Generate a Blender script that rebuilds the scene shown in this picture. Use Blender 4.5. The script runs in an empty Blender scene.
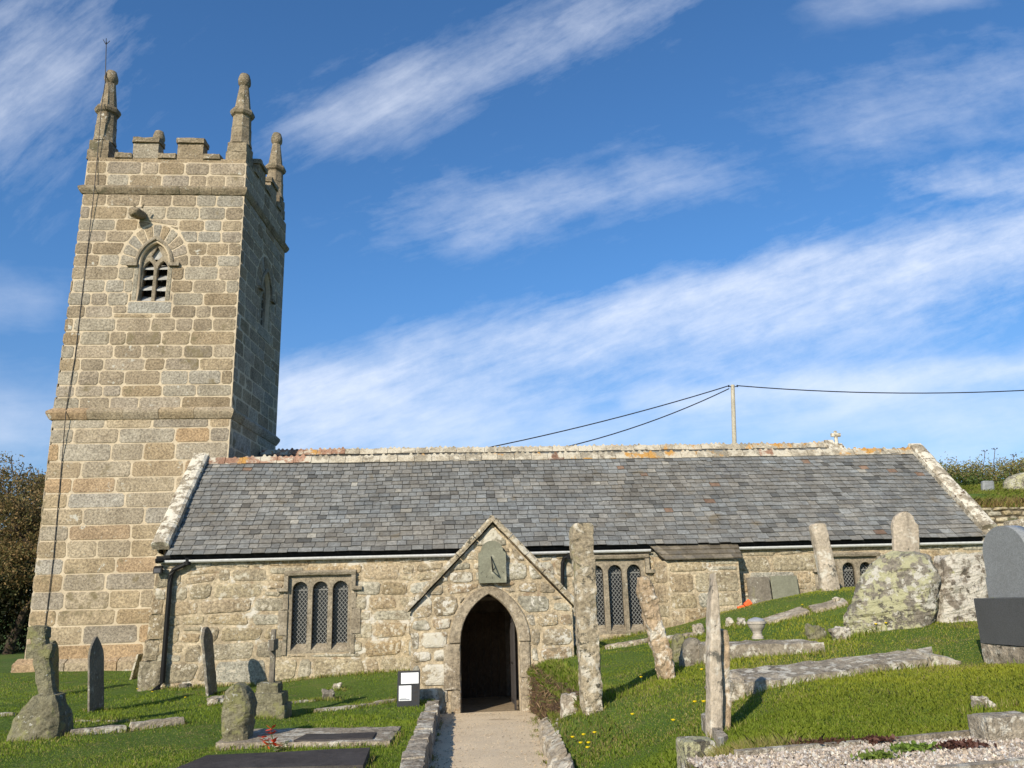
import bpy, bmesh, math, random
import numpy as np
from mathutils import Vector, Matrix, noise as mnoise
R_ = math.radians
scene = bpy.context.scene
COL = scene.collection
rng = random.Random(7)
nprng = np.random.RandomState(11)

# ------------------------------------------------------------------ camera
F = 830.0; PITCH = R_(14.6); YAW = R_(4.8); ROLL = 0.028
EYE = Vector((0, 0, 2.2))
fw = Vector((math.sin(YAW)*math.cos(PITCH), math.cos(YAW)*math.cos(PITCH), math.sin(PITCH)))
rt0 = Vector((math.cos(YAW), -math.sin(YAW), 0)); up0 = rt0.cross(fw)
RT = rt0*math.cos(ROLL) - up0*math.sin(ROLL)
UP = up0*math.cos(ROLL) + rt0*math.sin(ROLL)
cam = bpy.data.cameras.new('camera'); camo = bpy.data.objects.new('camera', cam); COL.objects.link(camo)
M = Matrix((RT, UP, -fw)).transposed().to_4x4(); M.translation = EYE
camo.matrix_world = M
cam.sensor_width = 36; cam.lens = F/1024*36; cam.clip_end = 5000; cam.clip_start = 0.05
scene.camera = camo
def ray(px, py): return fw*F + RT*(px-512) - UP*(py-384)
def at(px, py, Y): d = ray(px, py); return EYE + d*(Y/d.y)
def atz(px, py, z): d = ray(px, py); return EYE + d*((z-EYE.z)/d.z)

# ------------------------------------------------------------------ light
SUN_AZ = 30.0; SUN_EL = 27.0
EXPOSURE = 0.28; SKY_STRENGTH = 0.085; SUN_STRENGTH = 4.9
scene.view_settings.view_transform = 'Standard'; scene.view_settings.look = 'None'
scene.view_settings.gamma = 1; scene.view_settings.use_curve_mapping = False
scene.view_settings.exposure = EXPOSURE
sun = bpy.data.lights.new('sun', 'SUN'); suno = bpy.data.objects.new('sun', sun); COL.objects.link(suno)
sun.energy = SUN_STRENGTH; sun.angle = R_(0.53); sun.color = (1.0, 0.90, 0.74)
sd = Vector((-math.sin(R_(SUN_AZ))*math.cos(R_(SUN_EL)), -math.cos(R_(SUN_AZ))*math.cos(R_(SUN_EL)), math.sin(R_(SUN_EL))))
suno.rotation_euler = sd.to_track_quat('Z', 'Y').to_euler(); suno.location = (-10, -20, 25)

class NT:
    """tiny node-tree helper"""
    def __init__(s, tree): s.t = tree; s.n = tree.nodes; s.l = tree.links
    def new(s, typ, ins=None, **kw):
        nd = s.n.new(typ)
        for k, v in kw.items(): setattr(nd, k, v)
        for k, v in (ins or {}).items(): s.set(nd.inputs[k], v)
        return nd
    def set(s, sock, v):
        if isinstance(v, bpy.types.NodeSocket): s.l.new(v, sock)
        elif isinstance(v, (tuple, list)) and sock.type == 'RGBA' and len(v) == 3: sock.default_value = (*v, 1)
        else: sock.default_value = v
    def m(s, op, a, b=None, c=None, clamp=False):
        nd = s.n.new('ShaderNodeMath'); nd.operation = op; nd.use_clamp = clamp
        for i, v in enumerate((a, b, c)):
            if v is not None: s.set(nd.inputs[i], v)
        return nd.outputs[0]
    def ss(s, v, a, b):
        return s.new('ShaderNodeMapRange', {0: v, 1: a, 2: b, 3: 0.0, 4: 1.0}, interpolation_type='SMOOTHSTEP').outputs[0]
    def mix(s, fac, a, b, bt='MIX'):
        nd = s.n.new('ShaderNodeMix'); nd.data_type = 'RGBA'; nd.blend_type = bt
        s.set(nd.inputs[0], fac); s.set(nd.inputs[6], a); s.set(nd.inputs[7], b)
        return nd.outputs[2]
    def noise(s, vec, scale, detail=4, rough=.55, dist=0.0):
        return s.new('ShaderNodeTexNoise', {'Vector': vec, 'Scale': scale, 'Detail': detail, 'Roughness': rough, 'Distortion': dist}).outputs[0]

world = bpy.data.worlds.new('World'); scene.world = world; world.use_nodes = True
w = NT(world.node_tree); w.n.clear()
sky = w.new('ShaderNodeTexSky', sky_type='NISHITA', sun_disc=False)
sky.sun_elevation = R_(SUN_EL); sky.sun_rotation = R_(180+SUN_AZ); sky.altitude = 50
sky.air_density = 1.0; sky.dust_density = 0.6; sky.ozone_density = 2.4
tc = w.new('ShaderNodeTexCoord').outputs['Generated']
sp = w.new('ShaderNodeSeparateXYZ', {0: tc})
yy = w.m('MAXIMUM', sp.outputs[1], 0.05)
Uc = w.m('DIVIDE', sp.outputs[0], yy); Vc = w.m('DIVIDE', sp.outputs[2], yy)
front = w.ss(sp.outputs[1], 0.05, 0.3)
def uv(px, py): d = ray(px, py); return d.x/d.y, d.z/d.y
def streak(p0, p1, wd, strength, lo=.35, hi=.75, sa=3.0, ani=2.2, skew=.5, seed=0.0, endf=.35, edge=None, warpk=1.0, fine=.5):
    """a wisp of cirrus between two directions of the sky: soft body, fibres at a slant to it, fine curdled detail"""
    (u0, v0), (u1, v1) = uv(*p0), uv(*p1)
    L = math.hypot(u1-u0, v1-v0); cx, sx = (u1-u0)/L, (v1-v0)/L
    wd = wd/F*1.05
    du = w.m('SUBTRACT', Uc, u0); dv = w.m('SUBTRACT', Vc, v0)
    a = w.m('ADD', w.m('MULTIPLY', du, cx), w.m('MULTIPLY', dv, sx))
    b = w.m('SUBTRACT', w.m('MULTIPLY', dv, cx), w.m('MULTIPLY', du, sx))
    def coords(k, an, sk):
        return w.new('ShaderNodeCombineXYZ', {0: w.m('MULTIPLY', w.m('ADD', a, w.m('MULTIPLY', b, sk)), k),
                                              1: w.m('MULTIPLY', w.m('SUBTRACT', b, w.m('MULTIPLY', a, .10)), k*an), 2: seed}).outputs[0]
    n_big = w.noise(coords(sa, ani, skew), 1.0, 3, .5, 0.0)
    n_fib = w.noise(coords(sa*2.6, ani*1.7, -skew), 1.0, 5, .62, .4)
    n_cur = w.noise(coords(sa*5.0, 1.6, skew*.5), 1.0, 5, .68, 0.0)
    nz_ = w.m('ADD', w.m('MULTIPLY', n_big, 1-fine), w.m('ADD', w.m('MULTIPLY', n_fib, fine*.55), w.m('MULTIPLY', n_cur, fine*.45)))
    warp = w.m('MULTIPLY', w.m('SUBTRACT', w.noise(coords(sa*.9, 1.4, skew), 1.0, 3, .55, 0.0), .5), wd*2.2*warpk)
    bb = w.m('ADD', b, warp)
    wdv = wd if edge is None else w.m('ADD', wd, w.m('MULTIPLY', w.m('GREATER_THAN', bb, 0.0), wd*(edge-1)))
    bw = w.m('DIVIDE', bb, wdv)
    g = w.m('POWER', 2.718, w.m('MULTIPLY', w.m('MULTIPLY', bw, bw), -1.0))
    t = w.m('DIVIDE', a, L)
    e = w.m('MULTIPLY', w.ss(t, -endf*.5, endf), w.m('SUBTRACT', 1.0, w.ss(t, 1-endf, 1+endf*.5)))
    ge = w.m('MULTIPLY', g, e)
    # the noise erodes the thin parts first, so the outline is ragged
    th = w.m('ADD', w.m('MULTIPLY', ge, -.34), .60)
    dn = w.m('DIVIDE', w.m('SUBTRACT', nz_, th), hi-lo, clamp=True)
    return w.m('MULTIPLY', w.m('MULTIPLY', dn, w.m('POWER', ge, .55)), strength)
S = [
 streak((-140, 190), (150, 0), 118, .62, .30, .76, 3.4, 2.2, .4, seed=1.3, fine=.72),
 streak((230, 160), (760, -50), 58, .56, .30, .80, 3.6, 2.4, .5, seed=2.7, fine=.75),
 streak((270, 135), (470, 60), 38, .42, .30, .78, 5.0, 2.2, .5, seed=8.7, fine=.75),
 streak((340, 235), (770, 165), 46, .54, .30, .82, 4.0, 2.4, .7, seed=4.1, fine=.75),
 streak((430, 245), (570, 215), 26, .44, .30, .78, 5.0, 2.2, .7, seed=4.9, fine=.75),
 streak((60, 440), (1360, 148), 112, .90, .24, .72, 4.2, 2.8, .3, seed=5.5, endf=.14, edge=.34, warpk=.28, fine=.62),
 streak((560, 420), (1300, 325), 26, .60, .30, .66, 4.5, 2.6, .3, seed=6.6, endf=.2),
 streak((870, 205), (1150, 165), 40, .60, .30, .76, 4.4, 2.2, .6, seed=7.2, fine=.75),
 streak((740, 130), (1150, 85), 70, .38, .30, .80, 4.0, 2.2, .6, seed=9.2, fine=.75),
 streak((-60, 285), (85, 315), 36, .38, .30, .82, 5.0, 1.8, .3, seed=10.2),
 streak((-150, 405), (120, 435), 60, .62, .25, .8, 3.2, 2.2, .2, seed=11.2),
 streak((780, 8), (1010, -10), 26, .40, .30, .82, 4.5, 1.8, .6, seed=12.2),
 streak((200, 450), (1300, 400), 54, .60, .25, .76, 3.6, 3.2, .2, seed=13.2, endf=.15),
]
tot = S[0]
for q in S[1:]: tot = w.m('ADD', tot, w.m('MULTIPLY', q, w.m('SUBTRACT', 1.0, tot, clamp=True)))
tot = w.m('MULTIPLY', tot, front, clamp=True)
# thin veil overhead and behind the camera
veil = w.m('MULTIPLY', w.ss(w.noise(tc, 2.3, 6, .6, .6), .5, .8), w.m('SUBTRACT', .25, w.m('MULTIPLY', front, .25)))
tot = w.m('ADD', tot, veil, clamp=True)
CLOUD = 10.6
tint = w.mix(w.ss(sp.outputs[2], .05, .42), (.90, 1.04, 1.27), (.68, 1.16, 1.57))
skc = w.mix(1.0, sky.outputs[0], tint, 'MULTIPLY')
colr = w.mix(tot, skc, (CLOUD*.91, CLOUD*.96, CLOUD*1.06))
bg = w.new('ShaderNodeBackground', {'Color': colr, 'Strength': SKY_STRENGTH})
wo = w.new('ShaderNodeOutputWorld', {'Surface': bg.outputs[0]})
world.cycles.sampling_method = 'MANUAL'; world.cycles.sample_map_resolution = 512

# ------------------------------------------------------------------ materials
MATS = {}
def base_mat(name):
    m = bpy.data.materials.new(name); m.use_nodes = True
    t = NT(m.node_tree); t.n.clear()
    out = t.new('ShaderNodeOutputMaterial')
    b = t.new('ShaderNodeBsdfPrincipled'); t.l.new(b.outputs[0], out.inputs[0])
    b.inputs['Specular IOR Level'].default_value = .25
    MATS[name] = m
    return m, t, b
def stone_mat(name, base=(.3, .25, .18), tint=False, var=.35, grain=.35, gscale=14, lichen=(), bump=.5, rough=.92, bscale=9, stain=None):
    """weathered stone: grain, blotches and lichen patches as (colour, threshold, softness, scale, seed)"""
    m, t, b = base_mat(name)
    pos = t.new('ShaderNodeTexCoord').outputs['Object']
    if tint:
        col = t.new('ShaderNodeAttribute', attribute_name='tint').outputs['Color']
        col = t.mix(1.0, col, base, 'MULTIPLY')
    else: col = t.new('ShaderNodeRGB').outputs[0]; col.default_value = (*base, 1)
    n1 = t.noise(pos, 1.9, 5, .6, .3)
    col = t.mix(t.ss(n1, .3, .7), col, t.mix(1.0, col, (1-var, 1-var*1.05, 1-var*1.1), 'MULTIPLY'))
    n2 = t.noise(pos, gscale*1.7, 5, .8)
    col = t.mix(1.0, col, t.new('ShaderNodeMapRange', {0: n2, 1: .34, 2: .66, 3: 1-grain, 4: 1+grain}).outputs[0], 'MULTIPLY')
    if stain:
        sv = t.new('ShaderNodeVectorMath', {0: pos, 1: (3.2, 3.2, .35)}, operation='MULTIPLY').outputs[0]
        col = t.mix(t.m('MULTIPLY', t.ss(t.noise(sv, 1.6, 5, .6, .4), .48, .72), stain[1]), col, stain[0])
    for (lc, th, sf, sc, seed) in lichen:
        v = t.new('ShaderNodeVectorMath', {0: pos, 1: (seed, seed*1.7, seed*.6)}, operation='ADD').outputs[0]
        nl = t.noise(v, sc, 6, .68, .25)
        big = t.noise(v, sc*.22, 3, .5)
        f = t.ss(t.m('ADD', nl, t.m('MULTIPLY', t.m('SUBTRACT', big, .5), .45)), th, th+sf)
        col = t.mix(f, col, lc)
    t.set(b.inputs['Base Color'], col)
    b.inputs['Roughness'].default_value = rough
    nb = t.noise(pos, bscale*1.2, 7, .72)
    nb2 = t.noise(pos, bscale*4.5, 4, .7)
    h = t.m('ADD', nb, t.m('MULTIPLY', nb2, .6))
    bp = t.new('ShaderNodeBump', {'Height': h, 'Strength': bump, 'Distance': .05})
    t.set(b.inputs['Normal'], bp.outputs[0])
    return m
def plain_mat(name, col, rough=.6, spec=.3, metal=0.0, var=.15, scale=12):
    m, t, b = base_mat(name)
    pos = t.new('ShaderNodeTexCoord').outputs['Object']
    n = t.noise(pos, scale, 4, .6)
    c = t.mix(1.0, t.new('ShaderNodeMapRange', {0: n, 1: .3, 2: .7, 3: 1-var, 4: 1+var}).outputs[0], col, 'MULTIPLY')
    t.set(b.inputs['Base Color'], c)
    b.inputs['Roughness'].default_value = rough; b.inputs['Specular IOR Level'].default_value = spec; b.inputs['Metallic'].default_value = metal
    return m
def leaf_mat(name, trans=.35, base=(1, 1, 1), rough=.6):
    m, t, b = base_mat(name)
    a = t.new('ShaderNodeAttribute', attribute_name='tint').outputs['Color']
    a = t.mix(1.0, a, base, 'MULTIPLY')
    t.set(b.inputs['Base Color'], a); b.inputs['Roughness'].default_value = rough
    tr = t.new('ShaderNodeBsdfTranslucent', {'Color': a})
    mx = t.new('ShaderNodeMixShader', {0: trans, 1: b.outputs[0], 2: tr.outputs[0]})
    out = [n for n in t.n if n.type == 'OUTPUT_MATERIAL'][0]
    t.l.new(mx.outputs[0], out.inputs[0])
    return m
WHT = (.50, .48, .41); YLW = (.36, .34, .13); ORG = (.42, .22, .06); GRY = (.26, .25, .22); MOSS = (.09, .10, .04); DRK = (.05, .045, .04)
M_ASH = stone_mat('granite_ashlar', (.94, .94, .94), True, .25, .55, 10, [((.19, .155, .09), .58, .16, 2.2, 8.1), (WHT, .645, .08, 4.6, 3.1), ((.42, .38, .29), .66, .05, 17, 5.1)], .7)
M_TOPST = stone_mat('mossy_granite', (.30, .245, .165), False, .4, .5, 10, [((.13, .115, .07), .55, .13, 3.5, 1.0), (WHT, .62, .08, 9, 7.1)], .8)
M_RUB = stone_mat('granite_rubble', (1, 1, 1), True, .3, .6, 9, [((.20, .155, .10), .58, .14, 3, 2.2), ((.56, .51, .40), .575, .12, 3.6, 5.2), ((.56, .50, .39), .58, .06, 14, 9.4)], .9)
M_PORCH = stone_mat('porch_rubble', (1, 1, 1), True, .3, .55, 8, [((.60, .555, .45), .50, .10, 3.4, 2.2), ((.20, .165, .11), .61, .10, 4.4, 6.4), ((.62, .58, .50), .56, .06, 13, 9.4)], .9)
M_MORT = stone_mat('lime_mortar', (.54, .45, .32), False, .2, .15, 9, [], .3)
M_MORT2 = stone_mat('rubble_mortar', (.51, .42, .285), False, .30, .45, 8, [((.60, .56, .48), .55, .1, 3.6, 5.2), ((.30, .22, .14), .60, .1, 5, 3.2)], .8)
M_DRESS = stone_mat('dressed_granite', (.31, .265, .195), False, .4, .5, 12, [(WHT, .68, .08, 4, 4.4), ((.12, .11, .08), .58, .12, 2.4, 8.1)], .45)
M_ARCH = stone_mat('arch_granite', (.40, .335, .24), False, .35, .5, 9, [((.57, .51, .41), .56, .10, 3.6, 2.4), ((.27, .185, .11), .62, .12, 2.6, 5.1), ((.6, .55, .46), .62, .08, 12, 9.4)], .8)
M_SLATE = stone_mat('roof_slate', (1, 1, 1), True, .30, .32, 9, [((.55, .53, .47), .735, .03, 6.0, 2.5), ((.17, .145, .105), .60, .14, 1.6, 6.5), ((.12, .12, .12), .60, .12, 1.1, 1.5)], .3, .7, stain=((.13, .125, .115), .5))
M_RIDGE = stone_mat('ridge_tile_clay', (1, 1, 1), True, .3, .4, 10, [((.52, .47, .37), .47, .12, 3.2, 1.5), ((.46, .25, .07), .57, .08, 2.0, 7.5), ((.16, .13, .10), .64, .1, 4, 3.5)], .7)
M_COPE = stone_mat('lichened_coping', (.36, .31, .23), False, .35, .45, 9, [((.64, .59, .48), .45, .1, 4.5, 3.3), ((.14, .10, .065), .60, .07, 7, 6.3)], .7)
M_SHAFT = stone_mat('lichened_shaft', (.43, .36, .25), False, .3, .5, 12, [((.58, .53, .43), .49, .10, 7.0, 3.3), ((.10, .09, .065), .585, .05, 15, 6.3), ((.30, .27, .14), .60, .12, 3.0, 9.3)], .9)
M_CROSS = stone_mat('mossy_cross_granite', (.24, .22, .14), False, .35, .45, 14, [((.23, .22, .10), .50, .12, 6.0, 1.3), (WHT, .64, .06, 14, 4.3), ((.10, .09, .06), .62, .08, 8, 7.3)], .9)
M_DSLATE = stone_mat('dark_headstone_slate', (.22, .195, .155), False, .4, .35, 12, [((.42, .40, .33), .59, .07, 10, 5.3), ((.20, .18, .12), .55, .12, 5, 2.3)], .5)
M_PSLATE = stone_mat('pale_headstone_slate', (.47, .40, .31), False, .25, .3, 12, [((.12, .11, .09), .60, .07, 6, 4.3), ((.56, .52, .44), .52, .12, 4.0, 2.3), ((.35, .2, .06), .70, .05, 9.0, 8.3)], .4, stain=((.15, .13, .105), .6))
M_TSLATE = stone_mat('tan_headstone_slate', (.46, .35, .23), False, .3, .4, 10, [((.62, .56, .46), .50, .1, 5.0, 2.7), ((.14, .11, .07), .64, .06, 9.0, 4.7)], .7, stain=((.22, .14, .08), .6))
M_BOULD = stone_mat('lichened_boulder', (.28, .25, .20), False, .35, .45, 12, [((.45, .43, .26), .46, .10, 8, 4.3), ((.56, .53, .45), .55, .06, 11, 2.3), ((.12, .11, .085), .58, .06, 14, 7.3)], 1.0)
M_WLICH = stone_mat('white_lichen_block', (.26, .22, .17), False, .3, .4, 12, [((.62, .57, .48), .42, .1, 6, 5.3), ((.42, .39, .19), .60, .1, 5, 2.3), ((.13, .11, .085), .59, .06, 10, 7.3)], 1.0)
M_KERB = stone_mat('kerb_granite', (.40, .34, .26), False, .35, .5, 11, [((.57, .53, .44), .52, .1, 7.0, 6.3), ((.10, .085, .06), .60, .07, 9, 3.3)], .9)
M_RETAIN = stone_mat('retaining_granite', (.48, .41, .31), False, .35, .45, 9, [((.62, .57, .47), .50, .12, 5.0, 6.9), ((.10, .08, .05), .60, .07, 6, 3.9)], 1.0)
M_LEDGER = stone_mat('ledger_stone', (.37, .32, .245), False, .35, .45, 10, [((.58, .54, .45), .52, .07, 9.0, 4.6), ((.13, .115, .09), .59, .07, 8.0, 3.6)], .9)
M_DLEDG = stone_mat('dark_ledger_slate', (.062, .054, .050), False, .35, .3, 6, [((.14, .13, .11), .68, .1, 2.5, 4.8)], .25, .75)
M_POLISH = stone_mat('grey_granite_polished', (.235, .245, .25), False, .12, .35, 45, [((.30, .30, .29), .72, .06, 9, 3.8)], .05, .35)
M_PLINTH = stone_mat('dark_granite_polished', (.085, .088, .092), False, .15, .35, 45, [((.25, .25, .24), .76, .04, 14, 3.8)], .04, .3)
M_WALLFAR = stone_mat('field_wall_stone', (1.5, 1.45, 1.35), True, .3, .4, 6, [((.44, .42, .32), .60, .1, 2.5, 3.8), (MOSS, .60, .12, 1.6, 6.8)], .9)
M_PATH = stone_mat('path_grit', (.70, .56, .38), False, .12, .22, 30, [((.40, .30, .19), .58, .16, 2.6, 5.8), ((.62, .51, .37), .60, .14, 3.3, 1.8), ((.22, .16, .10), .68, .04, 11, 7.8)], .35, bscale=28)
M_GRAVEL = stone_mat('pinkish_gravel', (.95, .97, .98), True, .15, .25, 12, [], .3)
M_GRBED = stone_mat('gravel_bed', (.36, .29, .23), False, .3, .45, 30, [], .6)
M_EARTH = stone_mat('bare_earth', (.13, .082, .05), False, .4, .5, 12, [((.16, .10, .06), .58, .12, 5, 2.1)], 1.0)
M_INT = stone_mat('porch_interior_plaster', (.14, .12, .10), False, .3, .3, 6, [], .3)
M_FLAG = stone_mat('stone_flags', (.30, .23, .15), False, .3, .3, 8, [], .3)
M_BLACK = plain_mat('black_paint', (.010, .010, .010), .5, .15)
M_IRON = plain_mat('rusty_iron', (.035, .030, .028), .6, .3)
M_GUT = plain_mat('grey_gutter', (.62, .62, .62), .45, .4)
M_SHADE_BOARD = plain_mat('shade_board_black', (.02, .02, .02), .8, .1)  # near-black for the painted eaves shadow and the roof boarding
M_GLASS = plain_mat('old_window_glass', (.008, .009, .010), .25, .5)
M_LEAD = plain_mat('window_leading', (.20, .20, .19), .6, .3)
M_LOUV = stone_mat('louvre_slate', (.42, .42, .40), False, .3, .3, 9, [(WHT, .68, .08, 5, 2.9)], .3)
M_DIAL = stone_mat('sundial_slate', (.20, .20, .145), False, .25, .2, 14, [((.33, .32, .24), .58, .12, 3, 3.9)], .15, .7)
M_PAPER = plain_mat('white_paper', (.82, .83, .84), .7, .2, var=.03)
M_BOARD = plain_mat('dark_painted_board', (.028, .029, .032), .5, .3)
M_WOOD = stone_mat('weathered_pole_wood', (.46, .42, .33), False, .2, .25, 10, [], .3)
M_WIRE = plain_mat('power_cable', (.015, .015, .016), .6)
M_INK = plain_mat('grey_print', (.30, .31, .34), .8, .1)
M_PLASTIC = plain_mat('orange_plastic', (.85, .12, .03), .5)
M_PETR = plain_mat('orange_red_petals', (.75, .09, .03), .6)
M_PETY = plain_mat('yellow_petals', (.95, .68, .01), .6)
M_PETW = plain_mat('white_petals', (.72, .68, .50), .6)
M_STEM = plain_mat('green_stem', (.07, .11, .03), .7)
M_URN = stone_mat('pale_urn_stone', (.42, .38, .32), False, .2, .2, 12, [((.26, .24, .2), .6, .1, 5, 2.6)], .2)
M_LEAD2 = plain_mat('lead_lid', (.30, .31, .33), .55)
M_BARK = stone_mat('bark', (.075, .055, .04), False, .4, .5, 9, [], .9)
M_LEAF = leaf_mat('leaves', .4)
M_BLADE = leaf_mat('grass_blades', .42)
# lawn ground
m, t, b = base_mat('lawn'); M_LAWN = m
pos = t.new('ShaderNodeNewGeometry').outputs['Position']
c = t.mix(t.ss(t.noise(pos, .7, 5, .6, .3), .35, .65), (.085, .145, .018), (.12, .175, .028))
c = t.mix(t.m('MULTIPLY', t.ss(t.noise(pos, 1.6, 6, .65, .2), .54, .68), .65), c, (.22, .18, .075))
c = t.mix(t.ss(t.noise(pos, 24, 5, .7), .35, .7), c, t.mix(1.0, c, (.55, .6, .5), 'MULTIPLY'))
t.set(b.inputs['Base Color'], c); b.inputs['Roughness'].default_value = .95
t.set(b.inputs['Normal'], t.new('ShaderNodeBump', {'Height': t.noise(pos, 30, 5, .7), 'Strength': .8, 'Distance': .05}).outputs[0])
# ------------------------------------------------------------------ mesh helpers
class MB:
    def __init__(s): s.v = []; s.f = []; s.c = []
    def add(s, vs, fs, col=(1, 1, 1)):
        o = len(s.v); s.v += [tuple(x) for x in vs]
        for q in fs: s.f.append([i+o for i in q]); s.c.append(col)
    def box(s, x0, x1, y0, y1, z0, z1, col=(1, 1, 1)):
        s.hexa([(x0, y0), (x1, y0), (x1, y1), (x0, y1)], z0, z1, col)
    def hexa(s, q, z0, z1, col=(1, 1, 1)):
        zz0 = z0 if isinstance(z0, (list, tuple)) else [z0]*4
        zz1 = z1 if isinstance(z1, (list, tuple)) else [z1]*4
        vs = [(q[i][0], q[i][1], zz0[i]) for i in range(4)] + [(q[i][0], q[i][1], zz1[i]) for i in range(4)]
        s.add(vs, [(3, 2, 1, 0), (4, 5, 6, 7), (0, 1, 5, 4), (1, 2, 6, 5), (2, 3, 7, 6), (3, 0, 4, 7)], col)
    def bar(s, p, q, a, b2=None, up=(0, 0, 1), col=(1, 1, 1)):
        """rectangular bar from p to q, section a x b2"""
        p, q = Vector(p), Vector(q); d = (q-p).normalized(); b2 = b2 or a
        x = d.cross(Vector(up))
        if x.length < 1e-4: x = d.cross(Vector((1, 0, 0)))
        x.normalize(); y = x.cross(d)
        vs = []
        for e in (p, q):
            for sx, sy in ((-1, -1), (1, -1), (1, 1), (-1, 1)): vs.append(e + x*(sx*a/2) + y*(sy*b2/2))
        s.add(vs, [(0, 1, 2, 3), (7, 6, 5, 4), (0, 4, 5, 1), (1, 5, 6, 2), (2, 6, 7, 3), (3, 7, 4, 0)], col)
    def tube(s, pts, r, n=8, col=(1, 1, 1)):
        pts = [Vector(p) for p in pts]; rings = []
        rr = r if isinstance(r, (list, tuple)) else [r]*len(pts)
        for i, p in enumerate(pts):
            d = (pts[min(i+1, len(pts)-1)] - pts[max(i-1, 0)]).normalized()
            x = d.cross(Vector((0, .37, 1)) if abs(d.y) < .9 else Vector((1, 0, 0))).normalized(); y = d.cross(x)
            rings.append([p + (x*math.cos(k*2*math.pi/n) + y*math.sin(k*2*math.pi/n))*rr[i] for k in range(n)])
        s.loft(rings, col)
    def loft(s, rings, col=(1, 1, 1), cap=True):
        n = len(rings[0]); vs = [p for r in rings for p in r]; fs = []
        for i in range(len(rings)-1):
            for k in range(n): fs.append((i*n+k, i*n+(k+1) % n, (i+1)*n+(k+1) % n, (i+1)*n+k))
        if cap: fs.append(tuple(range(n))[::-1]); fs.append(tuple((len(rings)-1)*n+k for k in range(n)))
        s.add(vs, fs, col)
    def lathe(s, c, prof, n=12, col=(1, 1, 1), rot=0):
        s.loft([[(c[0]+r*math.cos(rot+k*2*math.pi/n), c[1]+r*math.sin(rot+k*2*math.pi/n), c[2]+z) for k in range(n)] for r, z in prof], col)
    def build(s, name, mat, parent=None, smooth=False, loc=None, recalc=True):
        me = bpy.data.meshes.new(name)
        base = Vector(loc) if loc is not None else Vector((0, 0, 0))
        me.from_pydata([tuple(Vector(p)-base) for p in s.v], [], s.f); me.update()
        if any(c != (1, 1, 1) for c in s.c):
            at_ = me.color_attributes.new('tint', 'FLOAT_COLOR', 'CORNER')
            tot = np.array([len(q) for q in s.f]); cc = np.repeat(np.array([(*c[:3], 1) for c in s.c], dtype=np.float32), tot, axis=0)
            at_.data.foreach_set('color', cc.ravel())
        if recalc:
            bm = bmesh.new(); bm.from_mesh(me); bmesh.ops.recalc_face_normals(bm, faces=bm.faces); bm.to_mesh(me); bm.free()
        me.materials.append(mat)
        if smooth: me.polygons.foreach_set('use_smooth', [True]*len(me.polygons))
        return link(name, me, parent, base)
def link(name, me, parent=None, loc=(0, 0, 0)):
    o = bpy.data.objects.new(name, me); COL.objects.link(o); o.location = loc
    if parent is not None:
        o.parent = parent
        p = parent; off = Vector((0, 0, 0))
        while p is not None: off += p.location; p = p.parent   # every parent is unrotated
        o.location = Vector(loc) - off
    return o
def tag(o, label=None, cat=None, group=None, kind=None):
    for k, v in (('label', label), ('category', cat), ('group', group), ('kind', kind)):
        if v: o[k] = v
    return o
def thing(name, label, cat, loc=(0, 0, 0), group=None):
    o = bpy.data.objects.new(name, None); COL.objects.link(o); o.location = loc; o.empty_display_size = .2
    return tag(o, label, cat, group)
def nz(p, s, seed=0.0): return mnoise.fractal(Vector((p[0]*s+seed, p[1]*s+seed*1.3, p[2]*s-seed*.7)), 0.9, 2.1, 4)

# convex polygon tools for masonry
def clip(poly, n, d):
    """keep the part with n.p <= d"""
    out = []
    for i in range(len(poly)):
        a, b2 = poly[i], poly[(i+1) % len(poly)]
        da = n[0]*a[0]+n[1]*a[1]-d; db = n[0]*b2[0]+n[1]*b2[1]-d
        if da <= 0: out.append(a)
        if da*db < 0: k = da/(da-db); out.append((a[0]+(b2[0]-a[0])*k, a[1]+(b2[1]-a[1])*k))
    return out
def area(p): return .5*sum(p[i][0]*p[(i+1) % len(p)][1]-p[(i+1) % len(p)][0]*p[i][1] for i in range(len(p)))
def edges(p):
    if area(p) < 0: p = p[::-1]
    for i in range(len(p)):
        a, b2 = p[i], p[(i+1) % len(p)]; dx, dy = b2[0]-a[0], b2[1]-a[1]; L = math.hypot(dx, dy)
        if L > 1e-6: n = (dy/L, -dx/L); yield n, n[0]*a[0]+n[1]*a[1]
def inset(p, m):
    q = list(p)
    for n, d in edges(p):
        q = clip(q, n, d-m)
        if len(q) < 3: return []
    return q
def chaikin(p, k=.22):
    q = []
    for i in range(len(p)):
        a, b2 = p[i], p[(i+1) % len(p)]; L = math.hypot(b2[0]-a[0], b2[1]-a[1])
        t = min(k, .06/max(L, 1e-6)) if k < .2 else k
        q.append((a[0]+(b2[0]-a[0])*t, a[1]+(b2[1]-a[1])*t)); q.append((b2[0]+(a[0]-b2[0])*t, b2[1]+(a[1]-b2[1])*t))
    return q
def cut(cells, region=None, holes=()):
    out = []
    for c in cells:
        if region is not None:
            for n, d in edges(region):
                c = clip(c, n, d)
                if len(c) < 3: break
            if len(c) < 3: continue
        pieces = [c]
        for h in holes:
            new = []
            for c in pieces:
                inside = c
                for n, d in edges(h):
                    inside = clip(inside, n, d)
                    if len(inside) < 3: break
                if len(inside) < 3 or abs(area(inside)) < 1e-5: new.append(c); continue
                rest = c
                for _ in range(3):
                    cand = []
                    for n, d in edges(h):
                        q = clip(rest, (-n[0], -n[1]), -d)
                        if len(q) > 2 and abs(area(q)) > 1e-4: cand.append((abs(area(q)), q, n, d))
                    if not cand: break
                    ar_, q, n, d = max(cand, key=lambda e: e[0])
                    new.append(q); rest = clip(rest, n, d)
                    if len(rest) < 3: break
            pieces = new
        out += [p for p in pieces if len(p) > 2]
    return out
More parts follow.
